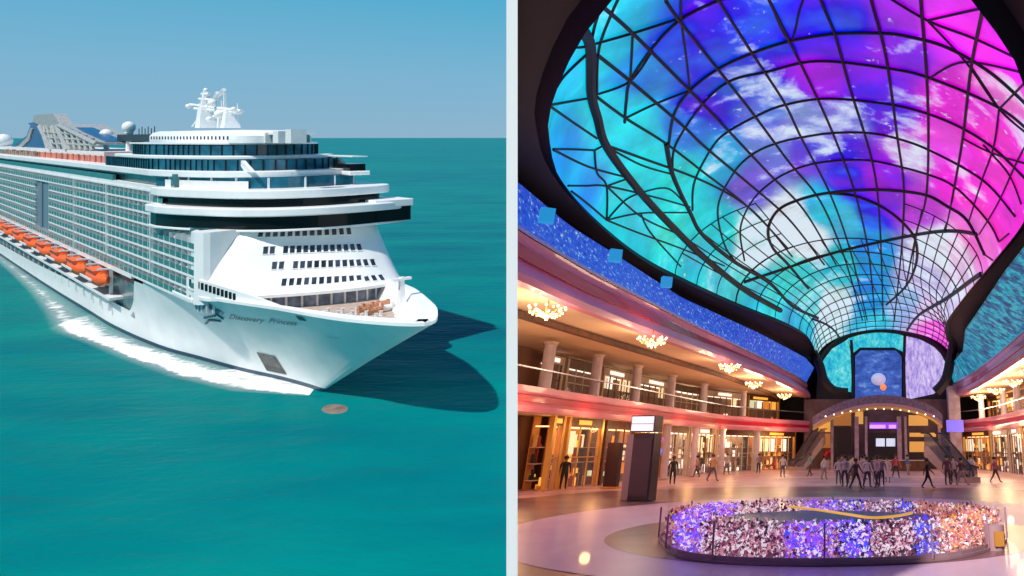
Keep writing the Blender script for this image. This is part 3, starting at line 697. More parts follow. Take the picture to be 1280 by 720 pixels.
RIBS = [
 (.14,[(1020,-30),(1027,0),(1044,42),(1063,110),(1085,180),(1096,232),(1101,300),(1104,400)]),(.14,[(1086,-30),(1090,0),(1101,40),(1110,82),(1122,170),(1130,232),(1128,300),(1118,400)]),
 (.14,[(1151,-30),(1152,0),(1159,95),(1161,175),(1158,245),(1146,290),(1132,360)]),(.14,[(1232,0),(1229,15),(1215,82),(1204,172),(1190,252)]),
 (.14,[(950,-25),(962,0),(987,50),(1022,122),(1045,175),(1068,238),(1085,310),(1094,400)]),(.14,[(885,-25),(900,2),(940,65),(960,95),(982,130),(1002,172),(1037,240),(1062,310),(1084,400)]),
 (.15,[(832,0),(847,22),(897,85),(942,142),(985,200),(1025,250),(1055,320),(1078,400)]),(.15,[(735,-10),(750,5),(790,40),(862,112),(910,162),(960,215),(1005,262),(1045,330)]),
 (.15,[(745,67),(787,100),(852,155),(878,180),(935,228),(985,272),(1030,330)]),(.13,[(745,120),(782,147),(830,177),(880,215),(935,258),(985,310)]),
 (.13,[(755,180),(800,196),(880,226),(940,262),(990,320)]),
 (.13,[(780,152),(782,125),(787,100),(812,62),(847,25),(890,2),(930,-12)]),(.14,[(835,182),(842,142),(862,112),(897,85),(940,65),(987,50),(1042,41),(1100,40),(1135,44),(1185,58),(1240,90),(1285,130)]),
 (.13,[(840,215),(844,180),(877,130),(912,100),(960,88),(1022,75),(1110,84),(1165,97),(1247,132),(1285,160)]),(.13,[(865,262),(868,225),(892,180),(912,162),(945,144),(980,130),(1035,122),(1110,129),(1160,141),(1205,160),(1245,186),(1285,225)]),
 (.13,[(922,330),(905,305),(897,258),(917,215),(940,192),(970,178),(1005,170),(1042,165),(1085,165),(1122,172),(1165,188),(1230,225),(1270,270)]),
 (.13,[(930,325),(925,285),(940,250),(965,226),(990,212),(1020,203),(1060,199),(1097,201),(1160,217),(1197,235),(1235,275),(1250,302)]),
 (.22,[(1010,360),(985,330),(965,308),(960,285),(972,262),(997,249),(1035,240),(1097,236),(1155,242),(1185,257),(1210,275),(1232,318)]),
 (.22,[(1035,240),(1070,244),(1110,262),(1140,290),(1147,315),(1142,340),(1130,360),(1108,380)]),
 (.26,[(930,352),(960,342),(1035,317),(1097,302),(1160,290),(1195,288),(1222,292)]),
 (.26,[(832,178),(840,217),(862,265),(877,292),(915,325),(960,352),(990,382),(1022,397)]),
 (.40,[(718,30),(735,52),(737,112),(745,145),(757,182),(800,240),(847,290),(880,322),(930,362),(975,388)]),
 (.22,[(1015,398),(1040,410),(1058,437),(1064,462)]),(.30,[(1240,335),(1220,347),(1185,372),(1150,392),(1134,412)]),
 (.10,[(684,131),(710,126),(745,120)]),(.10,[(684,131),(712,150),(745,172)]),(.10,[(684,131),(700,98),(737,62)]),(.10,[(737,55),(790,40),(847,22)]),(.10,[(700,52),(720,58),(737,55)]),(.10,[(745,117),(787,100),(815,62)]),(.10,[(750,5),(742,30),(737,55)]),(.10,[(775,-10),(762,18),(747,62),(745,117)]),(.10,[(780,147),(820,128),(862,112)]),(.10,[(787,100),(790,40)]),(.10,[(703,232),(730,232),(757,232),(815,245),(862,258)]),(.10,[(690,186),(715,186),(742,187)]),(.10,[(742,187),(745,215),(757,232),(757,275)]),(.10,[(690,187),(735,208),(787,222)]),(.10,[(757,275),(800,266),(862,265)]),(.10,[(800,266),(812,290),(850,333)]),(.10,[(757,275),(795,290),(850,310),(905,332)]),(.10,[(755,180),(742,187)]),(.10,[(703,232),(730,252),(757,275)]),(.10,[(757,232),(785,222)]),(.10,[(757,275),(780,250),(800,240)]),(.10,[(757,232),(800,270),(847,292)]),(.10,[(800,240),(835,235),(862,262)]),(.10,[(757,182),(800,205),(840,217)]),(.10,[(851,-12),(851,22),(858,75),(862,112)]),(.10,[(825,-12),(847,22)]),(.10,[(962,0),(987,50),(1000,10),(1008,-12)]),(.10,[(1100,-12),(1160,24),(1222,48),(1290,80)]),(.10,[(1160,24),(1200,15),(1232,8)]),(.10,[(1160,24),(1208,76),(1250,135),(1290,170)]),(.10,[(1163,96),(1208,76),(1290,92)]),(.10,[(1215,82),(1250,135)]),(.10,[(1250,135),(1290,95)]),(.10,[(1250,135),(1243,182),(1229,222),(1212,275)]),(.10,[(1290,170),(1272,202),(1249,252),(1225,292)]),(.10,[(1230,180),(1262,217),(1278,255)]),(.10,[(1204,172),(1240,190),(1290,206)]),(.10,[(1190,252),(1182,290)]),(.10,[(1250,302),(1262,292)]),(.10,[(1232,318),(1243,326)])]
def rib(r, pts, name='rib', parent=led, clampb=True):
    P = []; dense = catmull(pts, 7) if len(pts) > 2 else [(pts[0][0]+(pts[1][0]-pts[0][0])*k/10, pts[0][1]+(pts[1][1]-pts[0][1])*k/10) for k in range(11)]
    for x, y in dense:
        hh = dhit(x, y)
        if hh: P.append(hh[0]+hh[1]*.06)
    if len(P) < 3: return
    m = MB(); m.tube(P, r*.55, 6); ab(m, name, rib_m, parent, smooth=True)
for r, pts in RIBS: rib(r, pts)
# structural lattice of the far, descending half of the vault
for j in range(2, 23):
    m = MB(); ph = math.pi*j/24; d0 = 58 if j % 2 else 70
    d0 = 47 if (j <= 8 or j >= 16) else 57
    m.tube([dome(d0+(96.5-d0)*k/30, ph+(.02 if j not in (8, 16) else 0)*math.sin((d0+(96.5-d0)*k/30)*.09+j))-Vector((0, 0, .07)) for k in range(31)], .05, 5); ab(m, 'rib', rib_m, led)
for k in range(11):
    d = 57+k*3.7; m = MB(); m.tube([dome(d, math.pi*j/30)-Vector((0, 0, .07)) for j in range(31)], .055, 5); ab(m, 'rib', rib_m, led)
for k in range(4):   # short flank hoops where the net gets finer
    for sg in (0, 1):
        P = [dome(47+k*3.3, math.pi-math.pi/3*q/12 if sg else math.pi/3*q/12)-Vector((0, 0, .07)) for q in range(13)]
        m = MB(); m.tube(P, .045, 5); ab(m, 'rib', rib_m, led)
# dark rim ring
UL = [(5, -12.5, -12.5, -12.9), (27, -12.4, -12.3, -12.8), (32.5, -12.1, -12.05, -12.9), (37.7, -11.5, -11.5, -12.4), (50, -9.7, -10.2, -11.4), (67, -7.2, -7.9, -7.9), (86, -5.4, -5.9, -4.8), (99, -4.8, -5.2, -4.2)]
UR = [(5, 9, 9.1, 5), (15, 10.5, 10.6, 6), (24, 11, 11.1, 8.2), (33, 11.4, 11.5, 8.9), (42, 11.8, 11.9, 9.1), (52, 12.3, 12.4, 9.6), (65, 13.0, 13.1, 10.2), (80, 13.6, 13.7, 12.2), (99, 13.4, 13.5, 12.9)]
def strip(curves, name, mt, parent, closed=False, ds=None, smooth_=True):
    m = MB(); ds = ds or [6+i*1.5 for i in range(62)]
    m.loft([[(c(d)[0], d, c(d)[1]) for c in curves] for d in ds], closed=closed, cap=closed); return ab(m, name, mt, parent, smooth=smooth_)
TB = 9.5
rimm = mat('rim_black', (.010, .008, .012), .6)
for tab, rtab, sg in ((UL, RL_, -1), (UR, RR_, 1)):
    strip([lambda d: (interp(rtab, d)[0]-sg*.25, interp(RH, d)[0]-.35), lambda d: (interp(rtab, d)[0]+sg*.3, interp(RH, d)[0]+.1), lambda d: (interp(rtab, d)[0]*.3+interp(tab, d)[2]*.7+sg*.9, 10.15), lambda d: (interp(tab, d)[2]+sg*.15, TB), lambda d: (interp(tab, d)[2]+sg*9, 9.7), lambda d: (interp(rtab, d)[0]+sg*14, 14), lambda d: (interp(rtab, d)[0]+sg*.35, 10.9)], 'rim_ring', rimm, led, closed=True)

# --- galleries
pink = mat('fascia_pink', (.80, .27, .40), .35, noise=.05, nscale=.4, coat=.3); red = mat('fascia_red_stripe', (.55, .01, .045), .3, coat=.3); rail_m = mat('handrail_steel', (.55, .52, .62), .25, metal=.7)
cream = mat('gallery_ceiling_cream', (.88, .64, .40), .6, noise=.04, nscale=.5); slab_m = mat('gallery_floor', (.42, .28, .24), .4); brown = mat('timber_brown', (.13, .05, .025), .45, noise=.3, nscale=2.)
def led_band_mat(name, cols_, streak):
    m = bpy.data.materials.new(name); m.use_nodes = True; nt = m.node_tree; L = nt.links.new; b = nt.nodes['Principled BSDF']; b.inputs['Base Color'].default_value = (.01, .01, .01, 1)
    tc = nt.nodes.new('ShaderNodeTexCoord'); mp = nt.nodes.new('ShaderNodeMapping'); mp.inputs['Scale'].default_value = streak; L(tc.outputs['Object'], mp.inputs['Vector'])
    n = nt.nodes.new('ShaderNodeTexNoise'); n.inputs['Scale'].default_value = 1.3; n.inputs['Detail'].default_value = 6; n.inputs['Roughness'].default_value = .76; L(mp.outputs['Vector'], n.inputs['Vector'])
    r = nt.nodes.new('ShaderNodeValToRGB'); L(n.outputs['Fac'], r.inputs['Fac']); els = r.color_ramp.elements
    for k, (p, c) in enumerate(cols_):
        el = els[k] if k < 2 else els.new(p); el.position = p; el.color = (*lin(c), 1)
    L(r.outputs['Color'], b.inputs['Emission Color']); b.inputs['Emission Strength'].default_value = 1.0
    m.cycles.emission_sampling = 'NONE'; return m
bandL = led_band_mat('led_band_blue', [(.30, (8, 12, 60)), (.66, (225, 215, 245)), (.40, (20, 45, 170)), (.47, (30, 90, 220)), (.53, (50, 40, 170)), (.59, (40, 140, 225))], (3.5, 2.2, 3.5))
bandR = led_band_mat('led_band_teal', [(.30, (6, 16, 36)), (.72, (215, 225, 245)), (.44, (20, 70, 120)), (.52, (20, 130, 170)), (.58, (25, 190, 190)), (.64, (70, 60, 170))], (1.1, .8, .35))
LL = [(5, -18), (35, -18), (40, -17.4), (47, -16.6), (57, -15.4), (70, -14), (81, -12.4), (90, -8.6), (98, -4.0)]
LR = [(5, 15.0), (60, 15.2), (80, 15.6), (88, 15.2), (98, 12.9)]
side_name = {-1: 'left', 1: 'right'}
bulb = mat('bulb_warm', (.9, .8, .6), .4, emit=(1.0, .80, .50), es=5)
cyan_tile = mat('cyan_screen', (.02, .02, .02), .4, emit=lin((35, 150, 215)), es=.9)
for sg, U, Lo, band in ((-1, UL, LL, bandL), (1, UR, LR, bandR)):
    ug = athing('upper_gallery', ['', 'pink upper gallery on the right below the teal screen band', 'pink upper gallery on the left with red stripe below the blue screen band'][sg], 'gallery')
    u0 = lambda d: interp(U, d)[0]; u1 = lambda d: interp(U, d)[1]; u2 = lambda d: interp(U, d)[2]
    strip([lambda d: (u0(d)+sg*.5, 5.8), lambda d: (u0(d), 5.8), lambda d: (u0(d)-sg*.12, 6.05), lambda d: (u0(d)-sg*.05, 6.3), lambda d: (u0(d)*.5+u1(d)*.5, 6.75), lambda d: (u1(d), 7.1), lambda d: (u1(d)-sg*.1, 7.4), lambda d: (u1(d)+sg*.6, 7.4)], 'fascia', pink, ug, closed=True)
    strip([lambda d: (u0(d)*.5+u1(d)*.5-sg*.04, 6.55), lambda d: (u0(d)*.5+u1(d)*.5-sg*.13, 6.55), lambda d: (u1(d)-sg*.14, 6.98), lambda d: (u1(d)-sg*.01, 6.98)], 'stripe', red, ug, closed=True)
    strip([lambda d: (u1(d)-sg*.16, 7.42), lambda d: (u1(d)-sg*.16, 7.56), lambda d: (u1(d)+sg*.1, 7.56), lambda d: (u1(d)+sg*.1, 7.42)], 'handrail', rail_m, ug, closed=True)
    strip([lambda d: (u0(d)+sg*.45, 5.84), lambda d: (u0(d)+sg*1.5, 5.95), lambda d: (u0(d)+sg*4.5, 6.05), lambda d: (u0(d)+sg*16, 6.05)], 'ceiling', cream, ug)
    strip([lambda d: (u0(d)+sg*3.6, 5.70), lambda d: (u0(d)+sg*4.0, 5.70), lambda d: (u0(d)+sg*4.0, 5.98), lambda d: (u0(d)+sg*3.6, 5.98)], 'ceiling_beam', brown, ug, closed=True)
    strip([lambda d: (u1(d)+sg*.15, 7.6), lambda d: (u2(d)+sg*.12, TB+.05)], 'led_band', band, ug)
    lgal = athing('lower_gallery', ['', 'pink lower gallery on the right above the ground floor shops', 'pink lower gallery on the left above the ground floor shops'][sg], 'gallery')
    l0 = lambda d: interp(Lo, d)[0]
    strip([lambda d: (l0(d)+sg*.6, 1.8), lambda d: (l0(d)+sg*.1, 1.8), lambda d: (l0(d)-sg*.05, 2.1), lambda d: (l0(d)+sg*.12, 2.35), lambda d: (l0(d)+sg*.12, 2.6), lambda d: (l0(d)-sg*.05, 2.8), lambda d: (l0(d)-sg*.05, 3.1), lambda d: (l0(d)+sg*.6, 3.1)], 'fascia', pink, lgal, closed=True)
    strip([lambda d: (l0(d)+sg*.12, 2.30), lambda d: (l0(d)-sg*.02, 2.30), lambda d: (l0(d)-sg*.02, 2.62), lambda d: (l0(d)+sg*.12, 2.62)], 'stripe', red, lgal, closed=True)
    strip([lambda d: (l0(d)+sg*.55, 3.02), lambda d: (l0(d)+sg*12, 3.02)], 'walkway', slab_m, lgal)
    strip([lambda d: (l0(d)+sg*.55, 1.84), lambda d: (l0(d)+sg*12, 1.84)], 'ceiling', cream, lgal)
    strip([lambda d: (l0(d)+sg*.2, 4.05), lambda d: (l0(d)+sg*.2, 4.12), lambda d: (l0(d)+sg*.3, 4.12), lambda d: (l0(d)+sg*.3, 4.05)], 'handrail', rail_m, lgal, closed=True)
    for hh_, nm in ((5.8, 'back wall of the upper walkway'), (1.8, 'back wall of the ground floor arcade')):
        b0, off = (3.0, 4.6) if hh_ > 5 else (FL, 3.6)
        strip([lambda d: (l0(d)+sg*off, b0), lambda d: (l0(d)+sg*off, hh_+.3)], 'back_wall', dwall, ug if hh_ > 5 else lgal)
# screens shaped like tiles along the left band
for px, py in ((682, 270), (768, 320), (832, 353)):
    x, d = at_h(px, py, 8.6); m = MB(); m.box(-.28, .28, -.2, .2, -.28, .30)
    o = m.build('screen_tile', cyan_tile, M=AM @ Matrix.Translation((x+.05, d, 8.6)) @ Matrix.Rotation(.5, 4, 'Z'))
    tag(o, {682: 'glowing cyan box nearest the white divider in the blue band', 768: 'middle one of three glowing cyan boxes in the blue band', 832: 'farthest glowing cyan box in the blue band'}[px], 'light box', 'cyan boxes in the blue band')

# --- shop fronts
warm = mat('shop_light_warm', (.9, .7, .4), .5, emit=(1.0, .62, .25), es=2.2, sample=False); cool = mat('shop_light_white', (.9, .9, .9), .5, emit=(1.0, .86, .66), es=1.9)
gold = mat('gold_trim', (.75, .42, .10), .3, metal=.6); paleg = mat('stone_pale', (.62, .50, .40), .5, noise=.1, nscale=2)
goods_m = [mat('goods_%s' % n, c, .5) for n, c in (('cream', (.75, .65, .45)), ('amber', (.75, .32, .04)), ('wine', (.35, .03, .04)), ('leaf', (.10, .20, .10)), ('ivory', (.82, .78, .7)), ('plum', (.25, .08, .25)), ('gold', (.8, .5, .1)), ('dark', (.03, .02, .02)))]
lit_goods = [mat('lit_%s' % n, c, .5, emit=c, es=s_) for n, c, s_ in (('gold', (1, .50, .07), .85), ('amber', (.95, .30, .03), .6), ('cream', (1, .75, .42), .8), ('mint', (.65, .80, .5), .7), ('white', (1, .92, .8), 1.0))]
glassm = mat('shop_glass', (.9, .9, .9), .05, alpha=.12, spec=.8)
def shop(a, b, h0, h1, sg, label, style, group, seed):
    rr_ = random.Random(seed); A = Vector((a[0], a[1], 0)); B = Vector((b[0], b[1], 0)); W = (B-A).length; ang = math.atan2(B.y-A.y, B.x-A.x)
    t = athing('shop_front', label, 'shop', (A.x, A.y, h0), ang, group)
    s2 = -1 if sg > 0 else 1    # local +y points away from the atrium on the left side
    Y = lambda v: v*s2
    def bx(mb, x0, x1, y0, y1, z0, z1): mb.box(x0, x1, min(Y(y0), Y(y1)), max(Y(y0), Y(y1)), z0, z1)
    hh = h1-h0; fm = {'gold': gold, 'white': paleg, 'dark': brown, 'pale': paleg}[style]
    for x0, x1 in ((0, .28), (W-.28, W)):
        m = MB(); bx(m, x0, x1, 0, .3, 0, hh); m.build('pilaster', fm, t)
    m = MB(); bx(m, .28, W-.28, .02, .28, hh-.55, hh); m.build('header', brown if style != 'white' else paleg, t)
    if style in ('gold', 'white'):
        c_ = W*(.35+.3*rr_.random()); wv = W*(.14+.1*rr_.random()); m = MB(); bx(m, c_-wv, c_+wv, -.04, .02, hh-.42, hh-.16); m.build('lit_fascia', lit_goods[0] if style == 'gold' else lit_goods[4], t)
    m = MB(); bx(m, .28, W-.28, 1.5, 1.56, 0, hh-.02); m.build('back_panel', mat('shop_back_'+style, {'gold': (.45, .17, .03), 'white': (.62, .48, .33), 'dark': (.12, .05, .03), 'pale': (.55, .35, .18)}[style], .6), t)
    m = MB(); bx(m, .4, W-.4, .5, 1.4, hh-.62, hh-.56); m.build('ceiling_light', warm if style in ('gold', 'dark') else cool, t)
    # bays of mullions, shelves and lit goods
    nb = max(2, int(W/1.3)); m = MB()
    for k in range(nb+1): x = .28+(W-.56)*k/nb; bx(m, x-.035, x+.035, .05, .14, 0, hh-.55)
    bx(m, .28, W-.28, .05, .14, hh*.42, hh*.42+.07); m.build('glazing_bars', fm if style != 'white' else brown, t)
    shelf = MB()
    for z in (hh*.12, hh*.34, hh*.56): bx(shelf, .3, W-.3, 1.0, 1.5, z, z+.05)
    so_ = shelf.build('shelves', paleg, t)
    g = MB(); n = int(W*9)
    pal = {'gold': [lit_goods[0], lit_goods[1], lit_goods[2], goods_m[7], goods_m[2], goods_m[6]], 'white': [lit_goods[4], goods_m[4], goods_m[0], goods_m[7], lit_goods[2], goods_m[5]], 'dark': [lit_goods[1], goods_m[7], goods_m[3], goods_m[2], lit_goods[3], goods_m[7]], 'pale': [lit_goods[2], goods_m[0], lit_goods[4], goods_m[1], goods_m[3], goods_m[7]]}[style]
    for k in range(n):
        x = rr_.uniform(.35, W-.6); z = rr_.choice((.05, hh*.12+.05, hh*.34+.05, hh*.56+.05)); wv = rr_.uniform(.08, .32); hv = rr_.uniform(.12, hh*.2)
        y = rr_.uniform(1.05, 1.25) if z > .06 else rr_.uniform(.4, .9)
        g.mi = rr_.randrange(6); bx(g, x, x+wv, y, y+.2, z, z+hv)
    g.build('goods', pal, t)
    if style in ('gold', 'white'):
        for k in range(nb):
            if rr_.random() < .65:
                x = .28+(W-.56)*(k+.12)/nb; x1 = .28+(W-.56)*(k+.88)/nb; m = MB(); bx(m, x, x1, .30, .36, hh*.47, hh*.80)
                m.build('lit_panel', rr_.choice(lit_goods if style == 'gold' else [lit_goods[2], lit_goods[4], lit_goods[2]]), t)
    m = MB(); m.quad((.28, Y(.08), 0), (W-.28, Y(.08), 0), (W-.28, Y(.08), hh-.55), (.28, Y(.08), hh-.55)); m.build('glass', glassm, t)
    return t
ordn = ['first', 'second', 'third', 'fourth', 'fifth', 'sixth', 'seventh', 'eighth', 'ninth', 'tenth']
desc = {'gold': 'golden lit', 'white': 'white lit', 'dark': 'dark timber', 'pale': 'cream lit'}
def run(tab, sg, ds, off, h0, h1, styles, where, start='the white divider' , grp=''):
    for i, ((d0, d1), st) in enumerate(zip(zip(ds, ds[1:]), styles)):
        d0 += .25
        while sg < 0 and min(CN.dot(Vector((interp(tab, d0)[0]-off-1.7, d0+q_, z_))) for z_ in (h0, h1) for q_ in (0, .6)) < .15: d0 += .1
        if d0 > d1-1.2: continue
        a = (interp(tab, d0)[0]+sg*off, d0); b = (interp(tab, d1)[0]+sg*off, d1-.25)
        shop(a, b, h0, h1, sg, '%s shop front, %s from the far portal on the %s %s' % (desc[st], ordn[len(styles)-1-i], side_name[sg], where), st, grp, int(d0*10)+sg*7+int(h0*3))
run(LL, -1, [38, 43, 48, 53.5, 59, 65, 72, 80, 88, 95.5], .9, FL+.02, 1.8, ['gold', 'gold', 'gold', 'dark', 'gold', 'pale', 'white', 'pale', 'gold'], 'ground floor', grp='ground floor shop fronts on the left')
run(LL, -1, [37, 42, 47, 53, 59, 66, 74, 83, 91, 97], 4.0, 3.06, 5.85, ['dark', 'pale', 'white', 'pale', 'white', 'white', 'pale', 'white', 'gold'], 'upper walkway', grp='upper shop fronts on the left')
run(LR, 1, [60, 66, 72, 79, 87, 96], .6, FL+.02, 1.8, ['gold', 'gold', 'white', 'white', 'gold'], 'ground floor', 'the right photo edge', grp='ground floor shop fronts on the right')
run(LR, 1, [58, 64, 70, 77, 85, 95], 3.6, 3.06, 5.85, ['white', 'pale', 'white', 'pale', 'gold'], 'upper walkway', 'the right photo edge', grp='upper shop fronts on the right')
# --- columns along the upper walkway and ground floor
colm = mat('column_lilac', (.62, .54, .62), .35, noise=.08, nscale=2)
def column(x, d, h0, h1, r, label, grp, i):
    if CN.dot(Vector((x-r*1.4, d, h0))) < .1: return
    t = athing('column', label, 'column', (x, d, h0), 0, grp)
    m = MB(); m.lathe([(r, .15), (r*.93, h1-h0-.2)], n=14); m.build('shaft', colm, t, smooth=True)
    m = MB(); m.box(-r*1.25, r*1.25, -r*1.25, r*1.25, 0, .15); m.build('base', paleg, t); m = MB(); m.lathe([(r, h1-h0-.2), (r*1.3, h1-h0-.02)], n=14); m.build('capital', paleg, t)
for i, d in enumerate((38.8, 44.5, 51, 58, 66, 75, 85)): column(interp(LL, d)[0]-.9, d, 3.06, 5.85, .36, 'round lilac column, %s from the far portal along the left upper walkway' % ordn[6-i], 'columns of the left upper walkway', i)
for i, d in enumerate((62, 68, 74, 81, 90)): column(interp(LR, d)[0]+.9, d, 3.06, 5.85, .36, 'round lilac column, %s from the far portal along the right upper walkway' % ordn[4-i], 'columns of the right upper walkway', i)
for i, d in enumerate((62.5, 70, 78, 86)): column(interp(LL, d)[0]+.3, d, FL+.02, 1.8, .3, 'round lilac column, %s one in front of the left ground floor shops' % ordn[i], 'columns of the left ground floor', i)
# --- chandeliers
def lamp(x, d, h, e_, c=(1, .70, .42), r=1.0):
    l = bpy.data.lights.new('lamp_light', 'POINT'); l.energy = e_; l.color = c; l.shadow_soft_size = r; l.specular_factor = 0
    o = bpy.data.objects.new('lamp_light', l); COL.objects.link(o); o.matrix_world = AM @ Matrix.Translation((x, d, h)); return o
crystal = mat('chandelier_crystal', (.85, .7, .5), .2, emit=(1, .72, .42), es=1.8)
def chandelier(x, d, h, label, grp, e_, sc=1.):
    t = athing('chandelier', label, 'chandelier', (x, d, h), 0, grp); rr_ = random.Random(int(d*10))
    m = MB(); m.tube([(0, 0, 0), (0, 0, .6)], .03, 6); m.build('stem', gold, t)
    for k in range(10):
        a = 2*math.pi*k/10; m = MB(); m.tube([(0, 0, -.05), (.3*sc*math.cos(a), .3*sc*math.sin(a), -.18), (.75*sc*math.cos(a), .75*sc*math.sin(a), .05)], .025, 5); arm = m.build('arm', gold, t)
        m = MB(); m.ball((.75*sc*math.cos(a), .75*sc*math.sin(a), .16), .055, 8); m.build('bulb', bulb, arm)
    m = MB()
    for k in range(60):
        a = rr_.random()*6.28; r = rr_.random()*.8*sc; z = -.35*(1-r/sc/.8)+rr_.uniform(-.08, .12); m.box(r*math.cos(a)-.03, r*math.cos(a)+.03, r*math.sin(a)-.03, r*math.sin(a)+.03, z, z+.1)
    m.build('crystals', crystal, t)
    lo = lamp(x, d, h-.7, e_)
for i, (px, py, e_) in enumerate(((683, 394, 480), (815, 430, 560), (912, 462, 620), (955, 483, 620), (985, 497, 560))):
    x, d = at_h(px, py, 5.15); d = min(d, 90); x = max(x, interp(UL, d)[0]-1.8) if i < 3 else interp(UL, d)[0]-1.6; chandelier(x, d, 5.3, 'sparkling chandelier, %s from the white divider under the left upper gallery' % ordn[i], 'chandeliers of the left gallery', e_, 1.0)
for i, d in enumerate((50, 58, 67, 77, 88)): chandelier(interp(UR, d)[0]+1.5, d, 5.3, 'sparkling chandelier, %s from the far portal under the right upper gallery' % ordn[4-i], 'chandeliers of the right gallery', 600, 1.1)
for d, e_ in ((40, 150), (48, 150), (56, 150), (66, 150), (78, 170), (90, 200)): lamp(interp(LL, d)[0]+1.2, d, 1.3, e_, (1, .52, .20), .3)
for d in (60, 72, 84, 94): lamp(interp(LR, d)[0]-1.0, d, 1.3, 160, (1, .62, .30), .3)

# --- far end: portal, arch balcony, LED back panels
DE = 97.2
def poly_at(pts, d, dz, name, mt, parent, holes=None):
    q = [at_d(x, y, d) for x, y in pts]; m = MB(); m.loft([[(a, d, b) for a, b in q], [(a, d+dz, b) for a, b in q]]); return ab(m, name, mt, parent, clip=True)
end = athing('entrance_portal', 'tall stone portal at the far end with gold lit bays beneath a bowed balcony', 'portal', (0, 0, 0))
cyan_p = led_band_mat('led_panel_cyan', [(.30, (10, 130, 190)), (.72, (200, 235, 245)), (.45, (20, 180, 210)), (.56, (80, 210, 215))], (1.2, 1, .8)); viol_p = led_band_mat('led_panel_violet', [(.30, (110, 90, 190)), (.70, (235, 225, 250)), (.44, (160, 140, 220)), (.54, (200, 180, 235))], (2.0, 1, .7))
mag_p = led_band_mat('led_panel_magenta', [(.30, (140, 40, 190)), (.72, (250, 200, 250)), (.45, (225, 70, 215)), (.55, (240, 110, 225))], (1.4, 1, .8)); niche_p = led_band_mat('niche_blue', [(.30, (25, 45, 120)), (.72, (130, 170, 230)), (.45, (40, 80, 170)), (.55, (60, 100, 190))], (.6, 1, 1.2))
wallr = athing('arched_end_screens', 'arched wall of cyan and violet screens around a blue niche at the far end', 'screen wall')
poly_at([(1024, 420), (1060, 405), (1100, 400), (1150, 405), (1200, 425), (1200, 500), (1020, 500)], DE+.5, .2, 'backing', rimm, wallr)
poly_at([(1028, 452), (1040, 436), (1060, 424), (1063, 440), (1065, 490), (1052, 488), (1040, 482), (1030, 468)], DE, .3, 'screen_panel', cyan_p, wallr)
poly_at([(1132, 420), (1150, 424), (1168, 434), (1181, 448), (1182, 466), (1176, 482), (1168, 492), (1132, 500)], DE, .3, 'screen_panel', viol_p, wallr)
poly_at([(1060, 423), (1080, 417), (1100, 415), (1120, 417), (1130, 420), (1130, 440), (1118, 434), (1075, 434), (1065, 442)], DE+.05, .3, 'screen_panel', cyan_p, wallr)
poly_at([(1069, 445), (1076, 438), (1120, 438), (1127, 446), (1127, 500), (1069, 500)], DE, .4, 'niche', niche_p, wallr)
x0, h0 = at_d(1098, 474, DE-.6); m = MB(); m.ball((x0, DE-.6, h0), .95, 16, .8); ab(m, 'globe', mat('glow_white', (.8, .8, .9), .4, emit=lin((165, 170, 215)), es=.6), wallr, smooth=True)
x0, h0 = at_d(1104, 484, DE-2.3); m = MB(); m.ball((x0, DE-2.3, h0), .4, 10); ab(m, 'flame', mat('glow_orange', (.9, .3, .1), .4, emit=lin((250, 130, 70)), es=.9), wallr, smooth=True)
def arc3(pts, d, r, name='arch_rib', parent=wallr, mt=rimm):
    P = [Vector((at_d(x, y, d)[0], d, at_d(x, y, d)[1])) for x, y in catmull(pts, 6)]; m = MB(); m.tube(P, r, 8); ab(m, name, mt, parent, smooth=True)
arc3([(1024, 455), (1036, 436), (1060, 420), (1100, 413), (1145, 420), (1172, 434), (1183, 450)], DE-.3, .28)
arc3([(978, 385), (992, 408), (1010, 430), (1024, 455), (1030, 475), (1042, 488), (1060, 491)], 92, .55)
arc3([(1183, 375), (1190, 395), (1193, 420), (1188, 450), (1182, 475), (1170, 490)], 90, .6)
arc3([(1064, 425), (1066, 460), (1066, 495)], DE-.3, .2); arc3([(1131, 420), (1130, 460), (1131, 498)], DE-.3, .2)
poly_at([(1194, 372), (1212, 362), (1218, 385), (1214, 412), (1200, 418)], 84, .3, 'screen_panel', mag_p, wallr)
poly_at([(986, 412), (1004, 425), (1003, 446), (988, 440)], 90, .3, 'screen_panel', mag_p, wallr)
poly_at([(955, 382), (985, 396), (985, 432), (962, 425)], 91, .3, 'screen_panel', cyan_p, wallr)
# portal: stone back wall
poly_at([(1005, 499), (1200, 499), (1200, 592), (1005, 592)], DE-1.2+.6, .3, 'wall', mat('portal_stone', (.13, .075, .085), .6, noise=.3, nscale=.6), end)
portm = mat('portal_lilac', (.40, .30, .40), .45, noise=.2, nscale=1.5)
goldl = mat('lit_bay_gold', (.8, .5, .15), .5, emit=lin((225, 160, 70)), es=.55); goldd = mat('lit_bay_amber', (.5, .25, .08), .5, emit=lin((150, 95, 40)), es=.5)
for (x0, x1, y0, y1, mt_, nm) in ((1023, 1038, 523, 540, goldl, 'bay'), (1041, 1064, 514, 532, goldd, 'bay'), (1069, 1079, 514, 530, goldl, 'bay'), (1136, 1160, 519, 532, goldl, 'bay'), (1137, 1170, 541, 546, goldl, 'bay'), (1137, 1172, 552, 565, goldl, 'bay'), (1023, 1038, 542, 560, goldd, 'bay')):
    poly_at([(x0, y0), (x1, y0), (x1, y1), (x0, y1)], 94.5, .3, nm, mt_, end)
for (x0, x1, y0, y1) in ((1040, 1064, 534, 588), (1084, 1122, 541, 586), (1137, 1178, 566, 588)):
    poly_at([(x0, y0), (x1, y0), (x1, y1), (x0, y1)], 94.3, .2, 'doorway', goods_m[7], end)
